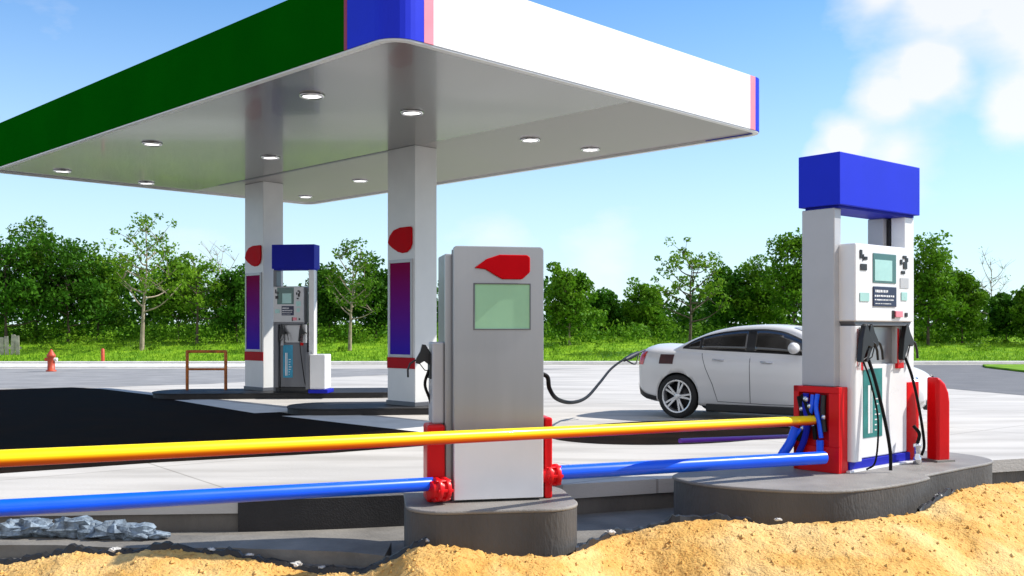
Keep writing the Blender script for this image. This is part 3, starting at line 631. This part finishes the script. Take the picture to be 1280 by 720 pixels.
# ---------------------------------------------------------------- rubble and stones in the pit
def rock(r, seed, sq=(1, 1, 1)):
    mb = MB(); vs = []; n1, n2 = 9, 14
    for i in range(n1):
        th = math.pi*i/(n1-1)
        for j in range(n2):
            ph = 2*math.pi*j/n2; d = Vector((math.sin(th)*math.cos(ph), math.sin(th)*math.sin(ph), math.cos(th)))
            k = 1+.6*noise.noise(d*1.9+Vector((seed*3.1, 0, 0)))+.35*noise.noise(d*4.3+Vector((seed, 2, 0)))
            vs.append((d.x*r*k*sq[0], d.y*r*k*sq[1], d.z*r*k*sq[2]))
    mb.add(vs, [(i*n2+j, (i+1)*n2+j, (i+1)*n2+(j+1) % n2, i*n2+(j+1) % n2) for i in range(n1-1) for j in range(n2)]); return mb
words = ['leftmost blue-grey broken stone, at the photo edge in the pit', 'second blue-grey broken stone from the left in the pit', 'third blue-grey broken stone from the left in the pit', 'fourth blue-grey broken stone from the left in the pit',
         'fifth blue-grey broken stone from the left in the pit', 'sixth blue-grey broken stone from the left in the pit', 'seventh blue-grey broken stone from the left, last big one of the row', 'small blue-grey stone at the right end of the rubble row']
for k in range(8):
    r_ = [.12, .14, .11, .15, .12, .14, .12, .07][k]
    p = Wp(10+k*27, 668, 8.02)
    tag(rock(r_, k+1, (1.35, .8, .55)).build('broken_stone', 'rubble', loc=(p.x, cy(p.x)+.46, -.19+r_*.45)), words[k], 'stone', 'blue-grey broken stones in the pit')
ws = [(140, 'beside the first sand peak at left'), (262, 'on the liner left of the black wall-shade panel'), (312, 'on the liner below the black wall-shade panel'), (372, 'where the liner dips at the bottom left'), (405, 'right of the liner dip, near the bottom edge'), (536, 'where the sand meets the terminal plinth'),
      (760, 'right of the terminal plinth on the liner'), (966, 'below the middle of the pump island'), (1164, 'by the step of the pump island above the sand')]
for k, (px, w) in enumerate(ws):
    x = (px-640)/F*7.5 if px < 700 else (px-640)/F*8.2
    if px > 1100: x = 3.78
    tag(rock(.02+.01*(k % 3 == 0), k+20, (1.5, 1, .6)).build('pale_stone', 'stone_white', loc=(x, cy(x)+.04, cz(x)+.03)), 'small pale broken stone '+w, 'stone', 'pale stones along the torn liner')
# torn black liner along the crest, in two runs
def liner(x0, x1, label, seed):
    n = int((x1-x0)/.03); v = []
    for i in range(n+1):
        x = x0+(x1-x0)*i/n; y = cy(x)+.03+.02*noise.noise((x*7, seed, 0)); z = cz(x)+.002
        h = .028+.05*noise.noise((x*4, seed, 1))+.035*noise.noise((x*17, seed, 1))+.02*noise.noise((x*43, seed, 1)); h = max(-.03, h)
        w = .03+.03*abs(noise.noise((x*9, seed, 4)))
        v += [(x, y-w*.6-.02, z-.03), (x, y-w*.4, z+h), (x, y+w, z+h*.9+.006), (x, y+w+.03, z-.08)]
    mb = MB().add(v, [(4*i+a, 4*i+4+a, 4*i+5+a, 4*i+1+a) for i in range(n) for a in range(3)])
    return tag(mb.build('torn_liner', 'black', loc=(0, 0, 0)), label, 'liner')
liner(-5.2, -.62, 'torn black liner edge on the sand left of the terminal plinth', 1)
liner(.48, 1.95, 'torn black liner edge on the sand between the two islands', 9)
liner(3.5, 4.0, 'short torn black liner scrap below the right end of the pump island', 4)
# ---------------------------------------------------------------- car
car = thing('parked_car', 'silver-white four-door sedan being refuelled behind the large pump', 'car', (2.55, 17.65, 0), R(-33))
ST = [(0, .66, .44, .90, 1.06), (.05, .74, .33, .99, 1.12), (.25, .83, .25, 1.05, 1.165), (.8, .89, .21, 1.045, 1.13), (1.5, .90, .2, 1.02, 1.06), (2.5, .90, .2, .99, 1.02), (3.3, .90, .2, .95, 1.0),
      (3.9, .88, .2, .87, .94), (4.3, .80, .22, .78, .83), (4.52, .70, .27, .66, .69), (4.6, .58, .34, .54, .56)]
fsx = [curve1([(s[0], s[k]) for s in ST]) for k in range(1, 5)]
vs = []; X = [0, .02, .05, .1, .18]+[.3+.1*i for i in range(41)]+[4.38, 4.46, 4.52, 4.56, 4.59, 4.6]
prof_n = 0
for x in X:
    hw, z0, zs, zt = [f(x) for f in fsx]; h = zs-z0
    half = [(0, z0), (hw*.8, z0), (hw*.93, z0+.02), (hw*.965, z0+.07), (hw*.975, z0+.2*h), (hw*.99, z0+.35*h), (hw, z0+.55*h), (hw*1.0, z0+.70*h), (hw*.992, z0+.80*h), (hw*.985, z0+.85*h), (hw*.95, z0+.95*h), (hw*.90, zs), (hw*.82, zs+(zt-zs)*.35), (hw*.6, zs+(zt-zs)*.72), (hw*.3, zs+(zt-zs)*.94), (0, zt)]
    ring = [(x, -y, z) for y, z in half]+[(x, y, z) for y, z in half[-2:0:-1]]; prof_n = len(ring); vs += ring
nX = len(X); fs = [(i*prof_n+k, i*prof_n+(k+1) % prof_n, (i+1)*prof_n+(k+1) % prof_n, (i+1)*prof_n+k) for i in range(nX-1) for k in range(prof_n)]
fs += [tuple(range(prof_n))[::-1], tuple((nX-1)*prof_n+k for k in range(prof_n))]
bo = MB().add(vs, fs, True).build('body', 'car_paint', car)
cut = MB()
for wx in (.80, 3.60):
    for sy in (-1, 1):
        M = Matrix.Translation((wx, sy*.82, .345)) @ Matrix.Rotation(R(90), 4, 'X')
        cut.lathe([(0, -.26), (.375, -.26), (.375, .26), (0, .26)], (0, 0, 0), 40, M)
cu = cut.build('cutter', 'black'); 
import bmesh
bmc = bmesh.new(); bmc.from_mesh(cu.data); bmesh.ops.remove_doubles(bmc, verts=bmc.verts, dist=1e-5); bmesh.ops.recalc_face_normals(bmc, faces=bmc.faces); bmc.to_mesh(cu.data); bmc.free()
bmc = bmesh.new(); bmc.from_mesh(bo.data); bmesh.ops.recalc_face_normals(bmc, faces=bmc.faces); bmc.to_mesh(bo.data); bmc.free()
bvh_src = [Vector(v.co) for v in bo.data.vertices]
BV = BVHTree.FromPolygons(bvh_src, [tuple(p.vertices) for p in bo.data.polygons])
bmod = bo.modifiers.new('b', 'BOOLEAN'); bmod.object = cu; bmod.solver = 'EXACT'; bmod.operation = 'DIFFERENCE'
par = bo.parent; bo.parent = None
dg = bpy.context.evaluated_depsgraph_get(); dg.update(); nm_ = bpy.data.meshes.new_from_object(bo.evaluated_get(dg)); bo.modifiers.clear(); bo.data = nm_; bo.parent = par
bpy.data.objects.remove(cu)
while len(nm_.materials) < 2: nm_.materials.append(MATS['black'])
nm_.materials[0] = MATS['car_paint']; nm_.materials[1] = MATS['black']
for p in nm_.polygons:
    c = p.center; p.material_index = 0
    for wx in (.80, 3.60):
        rr2 = math.hypot(c.x-wx, c.z-.345)
        if rr2 < .38 and abs(c.y) < .95 and (abs(p.normal.y) < .35 or abs(c.y) < .6) and abs(c.y) > .4 and c.z > .15: p.material_index = 1; p.use_smooth = True
ztop = curve1([(.62, 1.07), (.8, 1.16), (1.05, 1.275), (1.4, 1.395), (1.8, 1.458), (2.2, 1.475), (2.6, 1.44), (2.95, 1.31), (3.3, 1.13), (3.58, .98)])
def yside(x, z): return .83-(z-1.0)*.44-.02*((x-2.1)/1.3)**2
def gh_section(x):
    zt = ztop(x); zb = .90; zc = max(zb+.02, zt-.085)
    pts = [(yside(x, zb), zb)]+[(yside(x, zb+(zc-zb)*k/6), zb+(zc-zb)*k/6) for k in range(1, 7)]
    ys = pts[-1][0]
    for k in range(1, 6): a = R(90*k/5); pts.append((ys-.10*(1-math.cos(a))-.03*math.sin(a), zc+(zt-.012-zc)*math.sin(a)))
    ye = pts[-1][0]; pts += [(ye*.66, zt-.005), (ye*.33, zt-.001), (0, zt)]
    return pts
vs = []; XS = np.linspace(.62, 3.58, 60)
for x in XS:
    h = gh_section(x); vs += [(x, -y, z) for y, z in h]+[(x, y, z) for y, z in h[-2::-1]]
n = len(vs)//60
fs = [(i*n+k, (i+1)*n+k, (i+1)*n+k+1, i*n+k+1) for i in range(59) for k in range(n-1)]
fs += [tuple(range(n)), tuple(59*n+k for k in range(n))[::-1]]
MB().add(vs, fs, True).build('roof', 'car_paint', car)
belt = curve1([(.7, 1.10), (1.5, 1.065), (2.5, 1.03), (3.3, .985)])
dtop = curve1([(.86, 1.115), (1.02, 1.21), (1.25, 1.295), (1.55, 1.355), (1.9, 1.39), (2.2, 1.398), (2.5, 1.368), (2.75, 1.285), (3.0, 1.16), (3.2, 1.035)])
def sidepatch(name, m, xa, xb, lo, hi, off, sy, n=24):
    mb = MB(); v = []
    for i in range(n+1):
        x = xa+(xb-xa)*i/n; a, b = lo(x), max(lo(x)+.004, hi(x))
        for k in range(5): z = a+(b-a)*k/4; v.append((x, sy*(yside(x, z)+off), z))
    mb.add(v, [(i*5+k, (i+1)*5+k, (i+1)*5+k+1, i*5+k+1) for i in range(n) for k in range(4)], True); o = mb.build(name, m, car); s = o.modifiers.new('s', 'SOLIDIFY'); s.thickness = .004; s.offset = 0; return o
for sy in (-1, 1):
    sidepatch('window_surround', 'black', .86, 3.2, belt, dtop, .004, sy, 50)
    lo = lambda x: belt(x)+.022; hi = lambda x: dtop(x)-.028
    sidepatch('side_window', 'glass', .98, 1.16, lo, hi, .009, sy)
    sidepatch('side_window', 'glass', 1.20, 1.96, lo, hi, .009, sy)
    sidepatch('side_window', 'glass', 2.10, 2.98, lo, hi, .009, sy)
def toppatch(name, xa, xb, fr=.86):
    v = []; n = 16
    for i in range(n+1):
        x = xa+(xb-xa)*i/n; zt = ztop(x); ye = yside(x, max(.9, zt-.085))-.11
        for k in range(9): t = -1+k/4; v.append((x, ye*fr*t, zt+.004-.012*abs(t)**2.5+.003))
    MB().add(v, [(i*9+k, (i+1)*9+k, (i+1)*9+k+1, i*9+k+1) for i in range(n) for k in range(8)], True).build(name, 'glass', car)
toppatch('rear_window', .80, 1.38); toppatch('windscreen', 2.66, 3.38, 1.0)
def hit(x, z, sy):
    h = BV.ray_cast(Vector((x, sy*3, z)), Vector((0, -sy, 0))); return h[0]
def seam(name, pts, sy, r=.005, m='seam'):
    P = []
    for (x0, z0), (x1, z1) in zip(pts[:-1], pts[1:]):
        for k in range(8): h = hit(x0+(x1-x0)*k/8, z0+(z1-z0)*k/8, sy); P += [h] if h else []
    h = hit(*pts[-1], sy); P += [h] if h else []
    return MB().tube(P, r, 6).build(name, m, car)
for sy in (-1, 1):
    seam('door_seam', [(1.22, 1.02), (1.30, .80), (1.42, .55), (1.50, .30)], sy); seam('door_seam', [(2.04, 1.0), (2.05, .6), (2.05, .28)], sy); seam('door_seam', [(3.10, .94), (3.12, .6), (3.08, .28)], sy)
    seam('door_seam', [(1.50, .29), (2.3, .275), (3.08, .28)], sy)
    for hx, hz_ in ((1.42, .93), (2.22, .905)):
        h0 = hit(hx, hz_, sy); h1 = hit(hx+.19, hz_-.008, sy)
        MB().tube([h0, h0+Vector((.03, sy*.03, 0)), h1+Vector((-.03, sy*.03, 0)), h1], .014, 8).build('door_handle', 'rim', car)
    # tail lamp patch on the rear quarter
    v = []; nn_ = 8
    for i in range(nn_+1):
        for k in range(nn_+1):
            x = .015+.20*(i/nn_)*(.55+.45*k/nn_)+.02*(1-k/nn_); z = .83+.21*k/nn_; h = hit(x, z, sy); v.append(h+Vector((-.006, sy*.008, 0)) if h else Vector((x, sy*.7, z)))
    MB().add(v, [(i*9+k, (i+1)*9+k, (i+1)*9+k+1, i*9+k+1) for i in range(8) for k in range(8)], True).build('tail_light', 'tail_red', car)
    v = []
    for i in range(9):
        for k in range(5):
            x = 4.10+.42*i/8; z = .62+.13*k/4*(1-.25*i/8); h = hit(x, z, sy); v.append(h+Vector((.006, sy*.006, 0)) if h else Vector((x, sy*.6, z)))
    MB().add(v, [(i*5+k, (i+1)*5+k, (i+1)*5+k+1, i*5+k+1) for i in range(8) for k in range(4)], True).build('headlight', 'chrome', car)
    h = hit(2.93, .99, sy) or Vector((2.93, sy*.85, .99))
    mp_ = MB().lathe([(0, -.11), (.05, -.10), (.08, -.05), (.085, .03), (.06, .10), (0, .115)], (0, 0, 0), 16)
    mr_ = mp_.build('wing_mirror', 'car_paint', car, loc=(2.78, sy*.97, 1.12)); mr_.rotation_euler = (R(90), 0, 0); mr_.scale = (1.0, 1.0, 1.15)
    MB().tube([(2.82, sy*.80, 1.02), (2.80, sy*.92, 1.08)], .02, 8).build('mirror_arm', 'black', car)
# fuel flap opening on near side
v = []
for i in range(7):
    for k in range(7):
        h = hit(.46+.26*i/6+.02*k/6, .85+.15*k/6, -1); v.append(h+Vector((0, -.005, 0)))
MB().add(v, [(i*7+k, (i+1)*7+k, (i+1)*7+k+1, i*7+k+1) for i in range(6) for k in range(6)], True).build('fuel_filler_recess', 'fuel_recess', car)
# sill, bumpers, plate
sk = MB()
for sy in (-1, 1): sk.box(1.3, 3.22, sy*.86-.03, sy*.86+.03, .13, .25)
sk.build('sill', 'black', car, .02)
for sy in (-1, 1):
    v = []
    for i in range(9):
        for k in range(4):
            x = .01+.40*i/8; zb = fsx[1](x); h = hit(x, zb+.03+.10*k/3*(1-.3*i/8), sy); v.append(h+Vector((-.008, sy*.01, 0)) if h else Vector((x, sy*.7, zb+.1*k/3)))
    MB().add(v, [(i*4+k, (i+1)*4+k, (i+1)*4+k+1, i*4+k+1) for i in range(8) for k in range(3)], True).build('rear_bumper_trim', 'black', car)
MB().box(4.55, 4.63, -.42, .42, .26, .40).box(4.58, 4.625, -.35, .35, .46, .55).build('grille', 'black', car, .02)
MB().box(4.632, 4.645, -.26, .26, .34, .45).build('number_plate', 'white', car, .004)
def wheel(x, sy):
    w = bpy.data.objects.new('wheel', None); COL.objects.link(w); w.parent = car; w.location = (x, sy*.80, .345); w.rotation_euler = (R(90) if sy < 0 else R(-90), 0, 0)
    MB().lathe([(.22, -.10), (.31, -.105), (.34, -.08), (.345, 0), (.34, .08), (.31, .10), (.255, .098), (.24, .06)], (0, 0, 0), 48).build('tyre', 'tyre', w)
    rm = MB().lathe([(.24, -.09), (.255, .09), (.262, .104), (.235, .10), (.225, .03), (.225, -.05)], (0, 0, 0), 48)
    rm.lathe([(.0, .085), (.04, .085), (.055, .07), (.055, -.02), (0, -.02)], (0, 0, 0), 20)
    for k in range(5):
        for dlt in (-9, 9):
            a = R(72*k+dlt); M = Matrix.Rotation(a, 4, 'Z')
            rm.prism([(.035, -.018), (.24, -.016), (.24, .016), (.035, .018)], .035, .08, 'z', M)
        rm.prism([(.04, -.03), (.12, -.028), (.12, .028), (.04, .03)], .04, .078, 'z', Matrix.Rotation(R(72*k), 4, 'Z'))
    rm.build('rim', 'rim', w, .003)
    MB().lathe([(0, -.02), (.22, -.02), (.22, -.05), (0, -.05)], (0, 0, 0), 32).build('brake_disc', 'black', w)
for x in (.80, 3.60):
    for sy in (-1, 1): wheel(x, sy)
car.scale = (1, 1, 1.06)
# ---------------------------------------------------------------- trees
def leaves(mb, c, r, n, size, rg, sq=.8):
    for _ in range(n):
        while True:
            p = Vector((rg.uniform(-1, 1), rg.uniform(-1, 1), rg.uniform(-1, 1)))
            if p.length < 1: break
        p = p.normalized()*(p.length**.6)
        q_ = Vector(c)+Vector((p.x*r, p.y*r, p.z*r*sq)); u = Vector((rg.gauss(0, 1), rg.gauss(0, 1), rg.gauss(0, 1))).normalized()
        w = u.cross(Vector((rg.gauss(0, 1), rg.gauss(0, 1), rg.gauss(0, 1)))).normalized(); s = size*rg.uniform(.6, 1.3); o = len(mb.v)
        mb.v += [tuple(q_+u*s), tuple(q_+w*s*.55), tuple(q_-u*s), tuple(q_-w*s*.55)]; mb.f.append((o, o+1, o+2, o+3)); mb.sm.append(False)
def grow(h, spread, kind, seed):
    rg = random.Random(seed); tr = MB(); cr = MB(); ends = []
    lean = Vector((rg.uniform(-.04, .04), rg.uniform(-.04, .04), 1)); tz = h*{'dense': .22, 'sparse': .38, 'bare': .3}[kind]
    tp = [Vector((0, 0, -.2)), lean*tz*.5, lean*tz, lean*h*.7+Vector((rg.uniform(-.1, .1), 0, 0)), lean*h*.93]
    r0 = .022*h if kind != 'bare' else .014*h
    tr.tube(smoothpts(tp, 4), [r0*(1-.9*i/(4*4)) for i in range(17)], 8); ends.append(tp[-1])
    nb = {'dense': 13, 'sparse': 15, 'bare': 13}[kind]
    for k in range(nb):
        f = k/(nb-1); z = tz*.85+(h*.88-tz*.85)*f; a = k*2.4+rg.uniform(-.5, .5)
        reach = spread*(1-.55*f)*rg.uniform(.65, 1.1)
        st = lean*z; e_ = st+Vector((math.cos(a)*reach, math.sin(a)*reach, h*rg.uniform(.08, .24)*(1 if kind != 'bare' else 1.5)))
        md = st*.5+e_*.5+Vector((0, 0, -.05*h*rg.random())); tr.tube(smoothpts([st, md, e_], 3), [r0*.4*(1-.12*i) for i in range(7)], 6)
        ends += [e_, md*.35+e_*.65]
        for _ in range(3 if kind != 'bare' else 5):
            b2 = e_*.55+md*.45; e2 = b2+Vector((rg.uniform(-1, 1), rg.uniform(-1, 1), rg.uniform(.1, 1)))*spread*.42; tr.tube([b2, (b2+e2)/2+Vector((0, 0, .03)), e2], [r0*.16, r0*.1, r0*.05], 5); ends.append(e2)
    if kind == 'dense':
        for e_ in ends: leaves(cr, e_, h*.125*rg.uniform(.7, 1.35), 75, .105, rg)
        for _ in range(16): leaves(cr, (rg.uniform(-.6, .6)*spread, rg.uniform(-.6, .6)*spread, h*rg.uniform(.25, .7)), h*.15, 60, .12, rg)
    elif kind == 'sparse':
        for e_ in ends: leaves(cr, e_, h*.055*rg.uniform(.7, 1.5), 26, .085, rg)
    else:
        for e_ in ends[::6]: leaves(cr, e_, h*.04, 5, .05, rg)
    return tr, cr
def plant_tree(px, ytop, d, kind, label, seed, leafm, bark='bark', spread=.36):
    x = (px-640)/F*d; z0 = ter(x, d) if d > 41 else 0; h = CH+(HZ-ytop)*d/F-z0
    tr, cr = grow(h, h*spread, kind, seed)
    t = thing('tree' if kind != 'bare' else 'bare_tree', label, 'tree', (x, d, z0), 0, 'trees along the far grass verge')
    tr.build('trunk', bark, t)
    cr.build('crown' if kind != 'bare' else 'sparse_leaves', leafm, t)
T = [(8, 312, 50, 'dense', 'dense dark tree at the far left edge, above the plank fence', 'leaf_dark', 'bark', .45),
     (46, 302, 52, 'dense', 'tall dense tree just left of the fire hydrant', 'leaf_mid', 'bark', .4),
     (86, 318, 51, 'dense', 'dense tree between the fire hydrant and the marker post', 'leaf_dark', 'bark', .42),
     (122, 330, 53, 'dense', 'rounded dark tree right behind the marker post', 'leaf_mid', 'bark', .4),
     (177, 290, 47, 'sparse', 'airy pale-leaved tree with a bare trunk, standing alone before the dark wood at left', 'leaf_pale', 'bark_pale', .42),
     (222, 336, 53, 'dense', 'low loose tree between the airy pale tree and the orange barrier', 'leaf_mid', 'bark', .38),
     (246, 330, 50, 'sparse', 'thin half-leafed tree above the orange barrier', 'leaf_pale', 'bark', .35),
     (276, 318, 54, 'bare', 'leafless twiggy tree just left of the left column', 'leaf_pale', 'bark_pale', .34),
     (296, 345, 51, 'dense', 'dense tree partly hidden by the left column', 'leaf_dark', 'bark', .35),
     (412, 345, 54, 'dense', 'dark tree right of the small far pump', 'leaf_dark', 'bark', .36),
     (437, 318, 47, 'sparse', 'slim airy tree midway between the two canopy columns', 'leaf_mid', 'bark_pale', .36),
     (470, 343, 53, 'dense', 'dense tree just left of the right column', 'leaf_dark', 'bark', .36),
     (712, 343, 50, 'dense', 'dense tree with a pale trunk just right of the grey terminal', 'leaf_mid', 'bark_pale', .38),
     (757, 372, 56, 'dense', 'low dark tree above the filling hose', 'leaf_dark', 'bark', .55),
     (806, 368, 56, 'dense', 'low broad tree behind the boot of the car', 'leaf_mid', 'bark', .55),
     (862, 322, 46, 'sparse', 'airy tree with a dark crooked trunk rising behind the rear of the car', 'leaf_pale', 'bark', .4),
     (905, 347, 54, 'dense', 'dark tree above the rear roof of the car', 'leaf_dark', 'bark', .42),
     (948, 343, 54, 'dense', 'green tree above the front roof of the car', 'leaf_mid', 'bark', .42),
     (992, 304, 51, 'dense', 'tall tree cut off by the left post of the large pump', 'leaf_mid', 'bark', .26),
     (1080, 345, 54, 'dense', 'dense tree seen through the gap of the large pump', 'leaf_dark', 'bark', .4),
     (1160, 316, 50, 'dense', 'tall loose tree touching the right post of the large pump', 'leaf_mid', 'bark', .30),
     (1203, 348, 51, 'dense', 'rounded tree between the large pump and the bare tree', 'leaf_mid', 'bark', .36),
     (1240, 328, 55, 'bare', 'leafless pinkish twiggy tree at the right, behind the dark hedge line', 'leaf_pale', 'bark_pale', .36),
     (1258, 378, 52, 'dense', 'low dark tree below the leafless tree at right', 'leaf_dark', 'bark', .5),
     (1292, 372, 50, 'dense', 'dense tree cut by the right edge of the photo', 'leaf_mid', 'bark', .5)]
for i, (px, yt, d, kind, lb, lm, bk, sp2) in enumerate(T): plant_tree(px, yt, d, kind, lb, 100+i, lm, bk, sp2)
# far wood behind, reads as one mass
rg = random.Random(11); wd = MB()
topf = curve1([(-42, 6.2), (-26, 6.3), (-20, 5.6), (-15, 4.6), (-9, 4.6), (3, 4.6), (5, 3.6), (9, 3.6), (12, 4.8), (18, 5.2), (24, 4.4), (30, 3.6), (42, 4.5)])
for i in range(1150):
    x = rg.uniform(-42, 42); y = rg.uniform(57, 66); hh = topf(x*.9)*rg.uniform(.75, 1.0); z = .5+(hh-.5)*rg.random()**1.35
    leaves(wd, (x, y, z), rg.uniform(.6, 1.1), 62, .17, rg)
tag(wd.build('far_wood', 'leaf_dark', loc=(0, 0, 0)), 'dark green wood closing the view behind the row of trees', 'wood', kind='stuff')
ug = MB()
for i in range(620):
    x = rg.uniform(-38, 38); y = rg.uniform(50.5, 56); s = rg.uniform(.35, .85)
    leaves(ug, (x, y, ter(x, y)+s*.6), s, 46, .10, rg)
ug2 = MB()
for i in range(150):
    x = rg.uniform(-36, 36); y = rg.uniform(46.5, 51.5); s = rg.uniform(.2, .55)*(1.3 if noise.noise((x*.25, 3, 0)) > .05 else .6)
    leaves(ug2, (x, y, ter(x, y)+s*.5), s, 40, .08, rg)
tag(ug2.build('low_shrubs', 'leaf_pale'), 'pale yellow-green low scrub scattered over the grass verge', 'scrub', kind='stuff')
tag(ug.build('undergrowth', 'leaf_mid'), 'low green bushes and shrubs under the tree row', 'shrubs', kind='stuff')
gr = MB()
for i in range(42000):
    x = rg.uniform(-36, 36); y = 42+x*.0125+rg.random()**1.5*12; z = ter(x, y); h = rg.uniform(.05, .15)*(1.7 if rg.random() < .08 else 1); a = rg.uniform(0, 6.28); w = .03
    o = len(gr.v); lx, ly = rg.uniform(-.1, .1), rg.uniform(-.1, .1)
    gr.v += [(x-w*math.cos(a), y-w*math.sin(a), z-.02), (x+w*math.cos(a), y+w*math.sin(a), z-.02), (x+lx, y+ly, z+h)]; gr.f.append((o, o+1, o+2)); gr.sm.append(False)
tag(gr.build('grass', 'grass_blade'), 'bright green rough grass on the verge before the trees', 'grass', kind='stuff')
